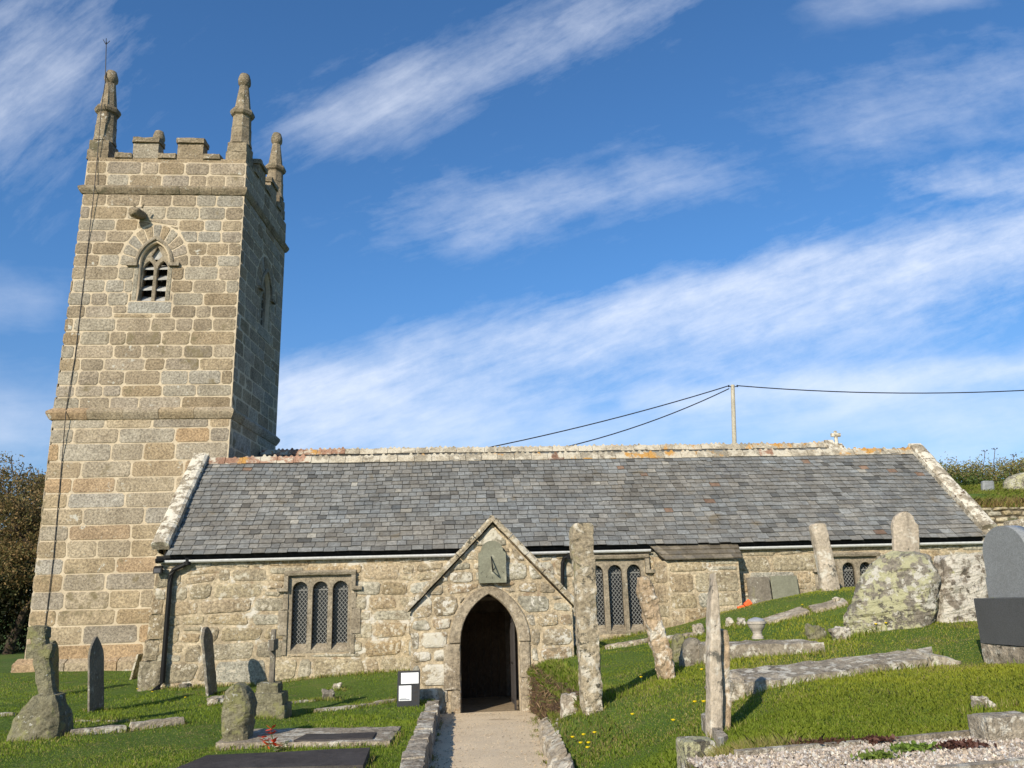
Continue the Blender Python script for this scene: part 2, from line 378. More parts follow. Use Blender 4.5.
def lay(mb, P, cells, mortar, depth, bev, colf, rounding=.12, rough=.004, minarea=.006):
    """raise a cushion-faced stone on each cell; P(u, v, d) maps to the wall"""
    for c in cells:
        q = inset(c, mortar*rng.uniform(.35, .65))
        if len(q) < 3 or abs(area(q)) < minarea: continue
        if area(q) < 0: q = q[::-1]
        q = chaikin(q, rounding)
        if rounding >= .2: q = chaikin(q, .25)
        q = [(x+rng.uniform(-rough, rough), y+rng.uniform(-rough, rough)) for x, y in q]
        cx = sum(p[0] for p in q)/len(q); cy = sum(p[1] for p in q)/len(q)
        dd = depth*rng.uniform(.6, 1.25)
        n = len(q); vs = [P(x, y, -.03) for x, y in q]
        w2 = min(max(p[0] for p in q)-min(p[0] for p in q), max(p[1] for p in q)-min(p[1] for p in q))/2
        k = max(.4, 1-bev/max(w2, .01))
        vs += [P(cx+(x-cx)*(1-(1-k)*.25), cy+(y-cy)*(1-(1-k)*.25), dd*.6) for x, y in q]
        vs += [P(cx+(x-cx)*k, cy+(y-cy)*k, dd*rng.uniform(.88, 1.08)) for x, y in q]
        vs.append(P(cx, cy, dd*1.12))
        fs = []
        for i in range(n):
            j = (i+1) % n
            fs += [(i, j, n+j, n+i), (n+i, n+j, 2*n+j, 2*n+i), (2*n+i, 2*n+j, 3*n)]
        mb.add(vs, fs, colf())
def courses(u0, u1, v0, v1, hr, wr, wav=0.0, split=0.0, slant=0.0):
    cells = []; v = v0; rows = [v0]
    while v < v1-hr[0]*.6:
        v += rng.uniform(*hr); rows.append(min(v, v1))
    rows[-1] = v1
    sd_ = rng.uniform(0, 99)
    def vb(i, u): return rows[i] + (wav*mnoise.noise(Vector((u*.9, i*3.3, sd_))) if 0 < i < len(rows)-1 else 0)
    for i in range(len(rows)-1):
        u = u0 - rng.uniform(0, wr[1]*.5); first = True; sl0 = 0
        while u < u1:
            w_ = rng.uniform(*wr); ue = u+w_; sl1 = rng.uniform(-slant, slant)
            if u1-ue < wr[0]*.6: ue = u1+.001
            a, b2 = max(u, u0), min(ue, u1)
            if b2-a > .05:
                sA = 0 if a <= u0 else sl0; sB = 0 if b2 >= u1 else sl1
                q = [(a-sA, vb(i, a)), (b2-sB, vb(i, b2)), (b2+sB, vb(i+1, b2)), (a+sA, vb(i+1, a))]
                if rng.random() < split and (b2-a) < wr[1]*.75:
                    k = rng.uniform(.35, .65)
                    L = (q[0][0]+(q[3][0]-q[0][0])*k, q[0][1]+(q[3][1]-q[0][1])*k); Rr = (q[1][0]+(q[2][0]-q[1][0])*k, q[1][1]+(q[2][1]-q[1][1])*k)
                    cells += [[q[0], q[1], Rr, L], [L, Rr, q[2], q[3]]]
                else: cells.append(q)
            u = ue; sl0 = sl1
    return cells
def hue(base, var, warm=.12):
    def f():
        k = 1+rng.uniform(-var, var); w_ = rng.uniform(-warm, warm)
        return (base[0]*k*(1+w_*.5), base[1]*k, base[2]*k*(1-w_))
    return f
def pick(*fs):
    return lambda: rng.choice(fs)()
def plate(name, polys, Pm, depth, mat, parent=None):
    """flat plate with holes, polys in (u, v); Pm(u, v, d) maps it; front at d=0, back at d=-depth"""
    cu = bpy.data.curves.new(name, 'CURVE'); cu.dimensions = '2D'; cu.fill_mode = 'BOTH'; cu.extrude = depth/2
    for p in polys:
        s = cu.splines.new('POLY'); s.points.add(len(p)-1); s.use_cyclic_u = True
        for i, (x, y) in enumerate(p): s.points[i].co = (x, y, 0, 1)
    ob = bpy.data.objects.new(name, cu); COL.objects.link(ob)
    dg = bpy.context.evaluated_depsgraph_get()
    me = bpy.data.meshes.new_from_object(ob.evaluated_get(dg))
    bpy.data.objects.remove(ob); bpy.data.curves.remove(cu)
    for v in me.vertices: v.co = Pm(v.co.x, v.co.y, v.co.z-depth/2)
    bm = bmesh.new(); bm.from_mesh(me); bmesh.ops.remove_doubles(bm, verts=bm.verts, dist=1e-5); bmesh.ops.recalc_face_normals(bm, faces=bm.faces); bm.to_mesh(me); bm.free()
    me.name = name; me.materials.clear(); me.materials.append(mat)
    return link(name, me, parent)
def arch(x0, x1, z0, zs, za, n=8):
    """pointed or round arch outline, counter-clockwise from bottom left"""
    cx = (x0+x1)/2; h = za-zs; hw = (x1-x0)/2
    if h <= hw*1.02:
        top = [(cx+hw*math.cos(a), zs+h*math.sin(a)) for a in np.linspace(0, math.pi, 2*n+1)]
    else:
        r = (hw*hw+h*h)/(2*hw); th = math.asin(h/r)
        right = [(x1-r+r*math.cos(a), zs+r*math.sin(a)) for a in np.linspace(0, th, n+1)]
        top = right + [(2*cx-x, z) for x, z in right[::-1][1:]]
    return [(x0, z0), (x1, z0)] + top
def quadblock(mb, q, z0, z1, n=(10, 4, 2), amp=.012, sc=5, col=(1, 1, 1), seed=0.0, taper=0.0, rnd=.02):
    """rough-hewn block on a four-sided plan q (ccw); z0, z1 per corner or constant"""
    zz0 = z0 if isinstance(z0, (list, tuple)) else [z0]*4
    zz1 = z1 if isinstance(z1, (list, tuple)) else [z1]*4
    bm = bmesh.new(); nx, ny, nk = n
    def bil(a, u, v): return (a[0]*(1-u)+a[1]*u)*(1-v)+(a[3]*(1-u)+a[2]*u)*v
    xs = [p[0] for p in q]; ys = [p[1] for p in q]
    vmap = {}
    def vert(i, j, k):
        key = (i, j, k)
        if key not in vmap:
            u, v, h = i/nx, j/ny, k/nk
            # pull the upper arrises in
            edge = (i in (0, nx)) + (j in (0, ny)) + (k == nk)
            uu = .5+(u-.5)*(1-taper*h); vv = .5+(v-.5)*(1-taper*h)
            p = Vector((bil(xs, uu, vv), bil(ys, uu, vv), bil(zz0, u, v)*(1-h)+bil(zz1, u, v)*h))
            c = Vector((sum(xs)/4, sum(ys)/4, p.z-.1))
            if edge >= 2: p += (c-p).normalized()*rnd
            d = Vector((nz(p, sc, seed), nz(p, sc, seed+31), nz(p, sc, seed+57)*.8))
            if k == 0: d.z = 0
            vmap[key] = bm.verts.new(p+d*amp)
        return vmap[key]
    def quad(a, b2, c, d):
        bm.faces.new((vert(*a), vert(*b2), vert(*c), vert(*d)))
    for i in range(nx):
        for j in range(ny):
            quad((i, j, nk), (i+1, j, nk), (i+1, j+1, nk), (i, j+1, nk)); quad((i, j, 0), (i, j+1, 0), (i+1, j+1, 0), (i+1, j, 0))
        for k in range(nk):
            quad((i, 0, k), (i+1, 0, k), (i+1, 0, k+1), (i, 0, k+1)); quad((i, ny, k), (i, ny, k+1), (i+1, ny, k+1), (i+1, ny, k))
    for j in range(ny):
        for k in range(nk):
            quad((0, j, k), (0, j, k+1), (0, j+1, k+1), (0, j+1, k)); quad((nx, j, k), (nx, j+1, k), (nx, j+1, k+1), (nx, j, k+1))
    bm.verts.index_update()
    mb.add([v.co[:] for v in bm.verts], [[v.index for v in f.verts] for f in bm.faces], col); bm.free()
def slab_rings(rows, step=.05, n=20, sq=6.0):
    """rows: (z, cx, cy, half width, half thickness), bottom to top -> rounded-rectangle rings"""
    rows = sorted(rows); zs = [r[0] for r in rows]; A = np.array(rows, float)
    N = max(3, int((zs[-1]-zs[0])/step)); out = []
    levels = sorted(set(list(np.linspace(zs[0], zs[-1], N)) + zs))
    for z in levels:
        cx, cy, hw, ht = [np.interp(z, zs, A[:, k]) for k in range(1, 5)]
        ring = []
        for k in range(n):
            a = 2*math.pi*(k+.5)/n; ca, sa = math.cos(a), math.sin(a)
            r = (abs(ca)**sq+abs(sa)**sq)**(-1/sq)
            ring.append(Vector((cx+ca*r*hw, cy+sa*r*ht, z)))
        out.append(ring)
    last = out[-1]; c = sum(last, Vector())/n
    out.append([c+(p-c)*.55+Vector((0, 0, min(.01, step*.2))) for p in last])
    return out
def slab(mb, rows, base, rz=0.0, lean=(0, 0), amp=.01, sc=6, seed=0.0, step=.05, n=20, sq=6.0, sink=.15, col=(1, 1, 1)):
    """standing stone: rows in local metres, planted at base, turned rz and leaning"""
    r0 = min(rows); rows = list(rows)+[(r0[0]-sink, *r0[1:])]
    m_ = Matrix.Rotation(lean[0], 3, 'X') @ Matrix.Rotation(lean[1], 3, 'Y'); mz = Matrix.Rotation(rz, 3, 'Z')
    rings = []
    for ring in slab_rings(rows, step, n, sq):
        nr = []
        for p in ring:
            d = Vector((nz(p, sc, seed)+.5*nz(p, sc*4, seed+3), nz(p, sc, seed+17)+.5*nz(p, sc*4, seed+9), nz(p, sc, seed+41)*.5))*amp
            nr.append(Vector(base) + m_ @ (mz @ (p+d)))
        rings.append(nr)
    mb.loft(rings, col)
def rock(mb, c, r, amp=.35, seed=0.0, sub=3, col=(1, 1, 1)):
    bm = bmesh.new(); bmesh.ops.create_icosphere(bm, subdivisions=sub, radius=1)
    vs = []
    for v in bm.verts:
        p = v.co; k = 1+amp*nz(p, 1.3, seed)+.12*amp*nz(p, 5, seed)
        q = Vector((max(-.78, min(.78, p.x))*k*1.2, max(-.78, min(.78, p.y))*k*1.2, max(-.7, min(.7, p.z))*k*1.25))
        vs.append((c[0]+q.x*r[0], c[1]+q.y*r[1], c[2]+q.z*r[2]))
    bm.verts.index_update()
    mb.add(vs, [[v.index for v in f.verts] for f in bm.faces], col); bm.free()

# ------------------------------------------------------------------ terrain
def pathz(y): return .20 + .036*max(0.0, 16.4-y)
def pathL(y): return -.20 + .012*(y-9.6)
def pathR(y): return 1.09 + .075*(y-9.6)
def bankx(y): return 1.62+.045*(16.4-y)
def A3(px, py, Y): p = at(px, py, Y); return (p.x, p.y, p.z)
LEFT = [A3(147, 691, 19.4), A3(200, 688, 19.4), A3(285, 682, 19.4), A3(397, 672, 19.4), A3(100, 671, 24.2), A3(24, 671, 24.2), (-15, 24, .75), (-8, 9, .5), (-4, 9, .5), (-.6, 9.3, .62),
        (-12, 10, .5), (-6, 5, .6), (-.6, 5, .8), (-.8, 15.8, .42), (-3, 14, .5), (-8, 15, .5), (-.6, 12.5, .50), (-.6, 1, 1.0), (-6, 0, .9), (-16, 12, .5)]
RIGHT = [A3(600, 643, 19.4), A3(690, 622, 19.0), A3(755, 606, 19.2), A3(800, 593, 17.5), A3(850, 589, 17.5), (12.5, 19.4, 2.35), A3(585, 712, 10.5), A3(715, 742, 6.8), A3(760, 696, 8.5),
         A3(965, 662, 9.2), A3(1000, 662, 8.9), A3(880, 629, 11), A3(940, 621, 11.6), A3(665, 679, 11.5), A3(705, 662, 13), A3(835, 650, 13.2), A3(735, 762, 5.6), A3(1020, 745, 5.4),
         (3, 2, 1.45), (1.3, 2, 1.0), (6, 4, 1.9), (10, 8, 2.1), (14, 12, 2.4), (1.6, 15.4, .98), (1.6, 13.5, .86), (1.5, 9, .62), (1.5, 6.5, .76), (2.6, 17.5, 1.1)]
def tps(pts):
    P = np.array(pts, float); n = len(P)
    d = np.linalg.norm(P[:, None, :2]-P[None, :, :2], axis=2)
    K = np.where(d > 0, d*d*np.log(d+1e-9), 0) + np.eye(n)*.25
    Q = np.c_[np.ones(n), P[:, :2]]
    A = np.block([[K, Q], [Q.T, np.zeros((3, 3))]])
    s = np.linalg.solve(A, np.r_[P[:, 2], 0, 0, 0])
    def f(x, y):
        x = np.asarray(x, float); y = np.asarray(y, float)
        dd = np.sqrt((x[..., None]-P[:, 0])**2+(y[..., None]-P[:, 1])**2)
        return (np.where(dd > 0, dd*dd*np.log(dd+1e-9), 0) @ s[:n]) + s[n]+s[n+1]*x+s[n+2]*y
    return f
fL, fR = tps(LEFT), tps(RIGHT)
def sst(x, a, b2): t_ = np.clip((x-a)/(b2-a), 0, 1); return t_*t_*(3-2*t_)
HILL = at(1000, 497, 30).z
def terrain(x, y):
    x = np.asarray(x, float); y = np.asarray(y, float)
    cx = np.clip(x, -15, 14); cy = np.clip(y, 0, 20.5)
    L = np.clip(fL(cx, np.clip(y, 0, 24.5)), .1, 1.6); Rr = np.clip(fR(cx, cy), .3, 2.7)
    mid = np.where(y < 16.6, (pathL(y)+pathR(y))/2, .9)
    k = (x > mid).astype(float)
    k = np.where(y > 18.5, sst(x, .4, 1.6), k)
    z = L*(1-k)+Rr*k
    # hill rising behind the church to the right
    far = sst(y, 22, 29)*sst(x, 8, 17)
    z = z*(1-far) + HILL*far + far*np.clip((y-30)*.03, 0, 1.2)
    z = z + .025*np.sin(x*1.7+y*.6)*np.sin(y*1.3-x*.4) + .012*np.sin(x*4.1+1)*np.sin(y*3.7)
    inp = (x > pathL(y)-.10) & (x < pathR(y)+.16) & (y < 16.45)
    z = np.where(inp, .2+.036*np.maximum(0, 16.4-y)-.06, z)
    z = np.where((y > 10.6) & (y < 16.45) & (x > pathR(y)+.15) & (x < bankx(y)+.12), .2+.036*np.maximum(0, 16.4-y)+np.where(y < 13.4, .20, -.01), z)
    z = np.where((y >= 16.45) & (y < 19.6) & (x > -.5) & (x < 2.3), .05, z)
    return z
def gz(x, y): return float(terrain(x, y))
def gat(px, py, ymin=4.0, ymax=24.0):
    """point of the lawn seen at a pixel"""
    prev = None
    for Y in np.arange(ymin, ymax, .1):
        p = at(px, py, Y); d = p.z-gz(p.x, p.y)
        if d <= 0:
            return at(px, py, Y-.05) if prev is None else at(px, py, Y-.1*(-d)/(prev-d+1e-9))
        prev = d
    return at(px, py, ymax)
xs = np.unique(np.r_[-400, -250, -150, -90, -60, -45, -35, -28, np.arange(-24, -14, .8), np.arange(-14, -1.2, .22), np.arange(-1.2, 2.4, .08), np.arange(2.4, 16, .22), np.arange(16, 34, 1.0), 40, 60, 100, 160, 250, 400].round(3))
ys = np.unique(np.r_[-60, -30, -15, -8, np.arange(-4, 5, .8), np.arange(5, 20, .18), np.arange(20, 40, .7), 45, 55, 70, 100, 160, 260, 450, 900].round(3))
X, Yg = np.meshgrid(xs, ys); Z = terrain(X, Yg)
nx_, ny_ = len(xs), len(ys)
idx = np.arange(nx_*ny_).reshape(ny_, nx_)
fc = np.stack([idx[:-1, :-1], idx[:-1, 1:], idx[1:, 1:], idx[1:, :-1]], -1).reshape(-1, 4)
me = bpy.data.meshes.new('ground'); me.from_pydata(np.c_[X.ravel(), Yg.ravel(), Z.ravel()].tolist(), [], fc.tolist()); me.update()
me.materials.append(M_LAWN); me.polygons.foreach_set('use_smooth', [True]*len(me.polygons))
tag(link('ground', me), kind='structure')
# gritty path
pm = MB(); yv = list(np.arange(-4, 16.46, .3)) + [16.46]
rows_ = []
for y in yv:
    row = []
    for k in range(9):
        x = pathL(y)-.05+(pathR(y)+.08-pathL(y)+.05)*k/8
        row.append((x, y, pathz(y)+.012*nz((x, y, 0), 1.5, 4)+.01*math.sin(k/8*math.pi)))
    rows_.append(row)
for a, b2 in zip(rows_, rows_[1:]):
    for k in range(8): pm.add([a[k], a[k+1], b2[k+1], b2[k]], [(0, 1, 2, 3)])
tag(pm.build('path', M_PATH, smooth=True), kind='structure')
# ------------------------------------------------------------------ church tower
TY, TB = 24.3, 28.7
TW, TE = -11.27, -6.26
ash_low = pick(hue((0.421, 0.338, 0.224), .12, .07), hue((0.392, 0.328, 0.235), .13, .06), hue((0.402, 0.313, 0.202), .12, .06), hue((0.363, 0.308, 0.230), .14, .05), hue((0.421, 0.303, 0.185), .10, .05), hue((0.412, 0.369, 0.297), .10, .05))
ash_up = pick(hue((0.343, 0.278, 0.190), .15, .06), hue((0.363, 0.303, 0.224), .14, .06), hue((0.314, 0.247, 0.162), .15, .06), hue((0.363, 0.323, 0.252), .12, .05))
tower = thing('church_tower', 'tall square granite church tower with battlements, corner pinnacles and a louvred window', 'church tower', ((TW+TE)/2, (TY+TB)/2, .6))
ZS1 = 7.72; ZS2 = 14.86; ZP = at(170, 155, TY).z; ZMER = at(170, 138, TY).z
def Pf(u, v, d): return (u, TY-d, v)
def Pe(u, v, d): return (TE+d, TY+u, v)
def Pw(u, v, d): return (TW-d, TB-u, v)
WX = at(153.3, 270, TY).x-.055; WZ0 = at(153, 301, TY).z; WZS = at(153, 262, TY).z; WZA = at(153, 242, TY).z; WHW = .43
EU = 2.55
tw = MB()
tw.hexa([(TW, TY+.5), (TE-.5, TY+.5), (TE-.5, TB), (TW, TB)], .2, ZP-.25)
wall_t = tw.build('wall', M_MORT, tower)
hole_f = arch(WX-WHW, WX+WHW, WZ0, WZS, WZA)
plate('wall_facing', [[(TW, .2), (TE, .2), (TE, ZP-.25), (TW, ZP-.25)], hole_f], Pf, .5, M_MORT, tower)
hole_e = arch(EU-WHW, EU+WHW, WZ0, WZS, WZA)
plate('wall_facing', [[(.502, .2), (TB-TY, .2), (TB-TY, ZP-.25), (.502, ZP-.25)], hole_e], Pe, .498, M_MORT, tower)
st = MB()
def vring(cu, hw):
    """voussoir cells round a pointed window, and the outline they fill"""
    out = []; c0, n = (cu, WZS-.05), 11
    prev = None
    for k in range(n+1):
        a = math.pi*k/n; co, si = math.cos(a), math.sin(a)
        pi = (cu+co*(hw+.14), WZS-.12+si*(WZA-WZS+.22)); po = (cu+co*(hw+.62), WZS-.12+si*(WZA-WZS+.72))
        if prev: out.append([prev[0], prev[1], po, pi][::-1])
        prev = (pi, po)
    hull = [(cu+math.cos(a)*(hw+.64), WZS-.12+math.sin(a)*(WZA-WZS+.74)) for a in np.linspace(0, math.pi, 13)]
    return out, hull
for P, u0, u1, cu in ((Pf, TW, TE, WX), (Pe, 0, TB-TY, EU), (Pw, 0, TB-TY, None)):
    lowc = courses(u0, u1, .45, ZS1-.12, (.42, .54), (.75, 1.7), slant=.01)
    upc = courses(u0, u1, ZS1+.14, ZS2-.12, (.36, .46), (.45, 1.25), slant=.01, split=0)
    toc = courses(u0, u1, ZS2+.14, ZP-.26, (.38, .46), (.5, 1.2))
    if cu is not None:
        vo, hull = vring(cu, WHW)
        rect = [(cu-WHW-.14, WZ0-.02), (cu+WHW+.14, WZ0-.02), (cu+WHW+.14, WZS), (cu-WHW-.14, WZS)]
        sill = [(cu-.66, WZ0-.40), (cu+.66, WZ0-.40), (cu+.66, WZ0-.02), (cu-.66, WZ0-.02)]
        upc = cut(upc, None, [hull, rect, sill])
        lay(st, P, vo, .028, .02, .03, ash_up, .14)
        lay(st, P, [sill], .02, .02, .02, hue((.36, .34, .29), .03), .05)
        jc = []
        for sx in (-1, 1):
            a, b2 = sorted((cu+sx*(WHW+.005), cu+sx*(WHW+.14)))
            jc.append([(a, WZ0), (b2, WZ0), (b2, WZS-.1), (a, WZS-.1)])
        lay(st, P, jc, .008, .022, .01, hue((.33, .29, .21), .05), .05)
    lay(st, P, lowc, .025, .016, .026, ash_low, .15, .010)
    lay(st, P, upc, .025, .016, .026, ash_up, .15, .009)
    lay(st, P, toc, .031, .016, .026, ash_up, .15, .009)
st.build('ashlar_blocks', M_ASH, tower)
# plinth
pl = MB()
for i, (z0, z1, o) in enumerate(((.1, .62, .34), (.62, .92, .20))):
    x0, x1 = TW-o, TE+o; n = 8
    xsv = [x0+(x1-x0)*k/n for k in range(n+1)]
    for k in range(n):
        quadblock(pl, [(xsv[k]+.006, TY-o), (xsv[k+1]-.006, TY-o), (xsv[k+1]-.006, TY+.05), (xsv[k]+.006, TY+.05)], z0, [z1-.02, z1-.02, z1+.12, z1+.12], (6, 2, 3), .008, 6, ash_low(), k+i*9, 0, .008)
    quadblock(pl, [(TE-.05, TY), (x1, TY), (x1, TB), (TE-.05, TB)], z0, z1, (2, 8, 2), .012, 6, ash_low(), 33+i)
    quadblock(pl, [(x0, TY), (TW+.05, TY), (TW+.05, TB), (x0, TB)], z0, z1, (2, 8, 2), .012, 6, ash_low(), 37+i)
pl.build('plinth', M_ASH, tower)
def string(z, h, o, name, mat):
    mb = MB()
    prof = [(0, -h*.5), (o*.35, -h*.42), (o*.8, -h*.1), (o, h*.1), (o, h*.28), (0, h*.62)]
    for P, L0, L1 in ((Pf, TW, TE), (Pe, 0, TB-TY), (Pw, 0, TB-TY)):
        n = 5
        for k in range(n):
            a = L0+(L1-L0)*k/n; b2 = L0+(L1-L0)*(k+1)/n
            ea = -o if (k == 0) else .006; eb = -o if (k == n-1) else .006
            rings = []
            for t_ in np.linspace(0, 1, 6):
                j = rng.uniform(-.012, .012); u = a+(b2-a)*t_
                ring = []
                for (pd, pz) in prof:
                    uu = u
                    if t_ == 0: uu = a+(-pd if ea < 0 else ea)
                    if t_ == 1: uu = b2-(-pd if eb < 0 else eb)
                    ring.append(P(uu, z+pz+j*.5, pd+j*(pd > 0)))
                rings.append(ring)
            mb.loft(rings, ash_low() if mat is M_ASH else (1, 1, 1))
    return mb.build(name, mat, tower)
string(ZS1, .34, .13, 'string_course', M_ASH); string(ZS2, .30, .12, 'string_course', M_TOPST)
# parapet and merlons
BT = .36
pp = MB(); cp = MB()
def Pn(u, v, d): return (TE-u, TB+d, v)
for P, L0, L1, off in ((Pf, TW, TE, 0), (Pe, 0, TB-TY, BT+.004), (Pw, 0, TB-TY, BT+.004), (Pn, 0, TE-TW, BT+.008)):
    L = L1-L0
    def pbox(mb, f0, f1, z0, z1, d0, d1, amp=.01, seed=0, mat=None):
        a, b2 = L0+L*f0, L0+L*f1
        c4 = [P(a, 0, d1), P(b2, 0, d1), P(b2, 0, d0), P(a, 0, d0)]
        ar = area([(p[0], p[1]) for p in c4])
        if ar < 0: c4 = c4[::-1]
        quadblock(mb, [(p[0], p[1]) for p in c4], z0, z1, (5, 3, 3), amp, 5, ash_up(), seed, 0, .02)
    f_off = off/L
    pbox(pp, f_off, 1-f_off, ZP-.27, ZP-.12, -BT, 0, .006, 1)
    for k, (a, b2) in enumerate(((.272, .438), (.552, .722))):
        pbox(pp, a, b2, ZP-.12, ZMER-.16, -BT, .004, .008, k+3)
        cp = MB(); pbox(cp, a-.006, b2+.006, ZMER-.18, ZMER, -BT-.05, .06, .025, k+7); cp.build('merlon_cap', M_TOPST, tower)
    for k, (a, b2) in enumerate(((.165, .275), (.436, .555), (.72, .835))):
        cp = MB(); pbox(cp, a, b2, ZP-.13, ZP+.05, -BT-.05, .05, .025, k+17); cp.build('crenel_cap', M_TOPST, tower)
pp.build('parapet', M_ASH, tower)
# pinnacles
PYC = TY+.41; ZB = at(105, 144, PYC).z; ZR = at(104, 112, PYC).z; ZF = at(107, 83, PYC).z; ZT = at(108, 71, PYC).z
for i, (sx, sy) in enumerate(((0, 0), (1, 0), (1, 1), (0, 1))):
    cx = TW+.24 if sx == 0 else TE-.37; cy = TY+.41 if sy == 0 else TB-.41
    mb = MB(); r = .345
    s4 = [(cx-r, cy-r), (cx+r, cy-r), (cx+r, cy+r), (cx-r, cy+r)]
    s5 = [(cx+(x-cx)*.93, cy+(y-cy)*.93) for x, y in s4]
    for k in range(2):
        h0, h1 = ZP-.125+(ZB-ZP+.1)*k/2, ZP-.125+(ZB-ZP+.1)*(k+1)/2
        quadblock(mb, [s4, s5][k], h0, h1-.012, (4, 4, 3), .014, 5, ash_up(), i*5+k)
    o8 = math.pi/8
    prof = [(.36, ZB-.03), (.335, ZB+.10), (.32, ZB+.16), (.31, (ZB+ZR)/2), (.32, (ZB+ZR)/2+.015), (.30, (ZB+ZR)/2+.03), (.285, ZR-.14), (.36, ZR-.09), (.395, ZR), (.37, ZR+.08), (.265, ZR+.13), (.25, ZR+.22), (.15, ZF-.05)]
    mb.lathe((cx, cy, 0), prof, 8, (.25, .21, .14), o8)
    pn = mb.build('pinnacle', M_TOPST if i != 0 else M_TOPST, tower)
    fb = MB()
    fb.lathe((cx, cy, 0), [(.13, ZF-.06), (.15, ZF-.03), (.20, ZF+.04), (.215, ZF+.13), (.205, ZF+.22), (.15, ZT-.05), (.06, ZT)], 10, (.2, .18, .11))
    fb.build('finial', M_TOPST, pn, smooth=True)
# belfry windows
def belfry(P, cu):
    tr = [arch(cu-WHW, cu+WHW, WZ0, WZS, WZA)]
    g = .045
    for sx in (-1, 1):
        a, b2 = sorted((cu+sx*g, cu+sx*(WHW-.05)))
        tr.append(arch(a, b2, WZ0+.03, WZS-.22, WZS+.10, 5))
    tr.append([(cu, WZS+.06), (cu+.17, WZS+.26), (cu, WZA-.08), (cu-.17, WZS+.26)])
    o = plate('louvre_window', tr, lambda u, v, d: P(u, v, d-.13), .14, M_DRESS, tower)
    lo = MB(); n = 4
    for sx in (-1, 1):
        for k in range(n):
            z = WZ0+.10+k*(WZS-WZ0+.12)/n
            a, b2 = sorted((cu+sx*.03, cu+sx*(WHW+.02)))
            j = rng.uniform(-.03, .03)
            vs = [P(a, z-.04, -.20), P(b2, z-.04+j, -.20), P(b2, z+.17+j, -.46), P(a, z+.17, -.46)]
            lo.add(vs+[(x, y, z_+.045) for x, y, z_ in vs], [(3, 2, 1, 0), (4, 5, 6, 7), (0, 1, 5, 4), (1, 2, 6, 5), (2, 3, 7, 6), (3, 0, 4, 7)])
    qv = [P(cu-.20, WZS+.18, -.24), P(cu+.20, WZS+.18, -.24), P(cu+.20, WZA, -.24), P(cu-.20, WZA, -.24)]
    lo.add(qv+[P(cu-.20, WZS+.18, -.27), P(cu+.20, WZS+.18, -.27), P(cu+.20, WZA, -.27), P(cu-.20, WZA, -.27)], [(0, 1, 2, 3), (7, 6, 5, 4), (0, 4, 5, 1), (1, 5, 6, 2), (2, 6, 7, 3), (3, 7, 4, 0)])
    lo.build('louvres', M_LOUV, o)
    dk = MB(); dk.add([P(cu-WHW-.1, WZ0-.1, -.485), P(cu+WHW+.1, WZ0-.1, -.485), P(cu+WHW+.1, WZA+.1, -.485), P(cu-WHW-.1, WZA+.1, -.485)], [(0, 1, 2, 3)])  # black sheet stands in for the shade inside the belfry
    dk.build('shade_backing', M_BLACK, o)
    hm = MB(); ac = arch(cu-WHW-.06, cu+WHW+.06, WZ0, WZS-.06, WZA+.07)[2:]
    prev = None; rings = []
    for i, (x, z) in enumerate(ac):
        dx, dz = x-cu, z-(WZS-.25); L = math.hypot(dx, dz); nx, nz_ = dx/L, dz/L
        rings.append([P(x, z, -.06), P(x, z, .06), P(x+nx*.05, z+nz_*.05, .07), P(x+nx*.10, z+nz_*.12, .05), P(x+nx*.10, z+nz_*.10, -.02)])
    hm.loft(rings)
    for sx in (-1, 1):
        a, b2 = sorted((cu+sx*(WHW+.04), cu+sx*(WHW+.36)))
        hm.add([P(u, v, d) for d in (-.02, .11) for u, v in ((a, WZS-.15), (b2, WZS-.15), (b2, WZS-.045), (a, WZS-.045))], [(0, 1, 2, 3), (7, 6, 5, 4), (0, 4, 5, 1), (1, 5, 6, 2), (2, 6, 7, 3), (3, 7, 4, 0)])
    hm.build('hood_mould', M_DRESS, o)
belfry(Pf, WX); belfry(Pe, EU)
# gargoyle head
gp = at(140, 216, TY); gg = MB()
slab(gg, [(0, 0, 0, .12, .12), (.2, 0, .0, .15, .14), (.42, 0, .02, .17, .15), (.50, 0, .02, .12, .10)], (0, 0, 0), 0, (0, 0), .05, 5, 3.3, .05, 14, 3, .02)
gm = Matrix.Translation(gp) @ Matrix.Rotation(R_(100), 4, 'X') @ Matrix.Rotation(R_(-12), 4, 'Y')
gg.v = [tuple(gm @ Vector(p)) for p in gg.v]
gb = MB(); gb.v, gb.f, gb.c = gg.v, gg.f, gg.c
for sx in (-1, 1):
    slab(gb, [(0, 0, 0, .035, .03), (.12, 0, 0, .02, .02)], (gp.x+sx*.11, gp.y-.34, gp.z+.13), 0, (0, sx*.4), .004, 5, 1, .03, 8, 3, .02)
gb.build('gargoyle', M_TOPST, tower, smooth=True)
# the upper stage tapers a little and the plan is slightly out of square
def warp_tower(o):
    for ch in o.children:
        if ch.type == 'MESH':
            for v in ch.data.vertices:
                x, y, z = v.co; t_ = min(max((z-ZS1)/(ZP-ZS1), 0), 1)
                x = TE+(x-TE)*(1-.030*t_)+.03*t_
                v.co.x = x+.100*(y-TY)
        warp_tower(ch)
bpy.context.view_layer.update(); warp_tower(tower)
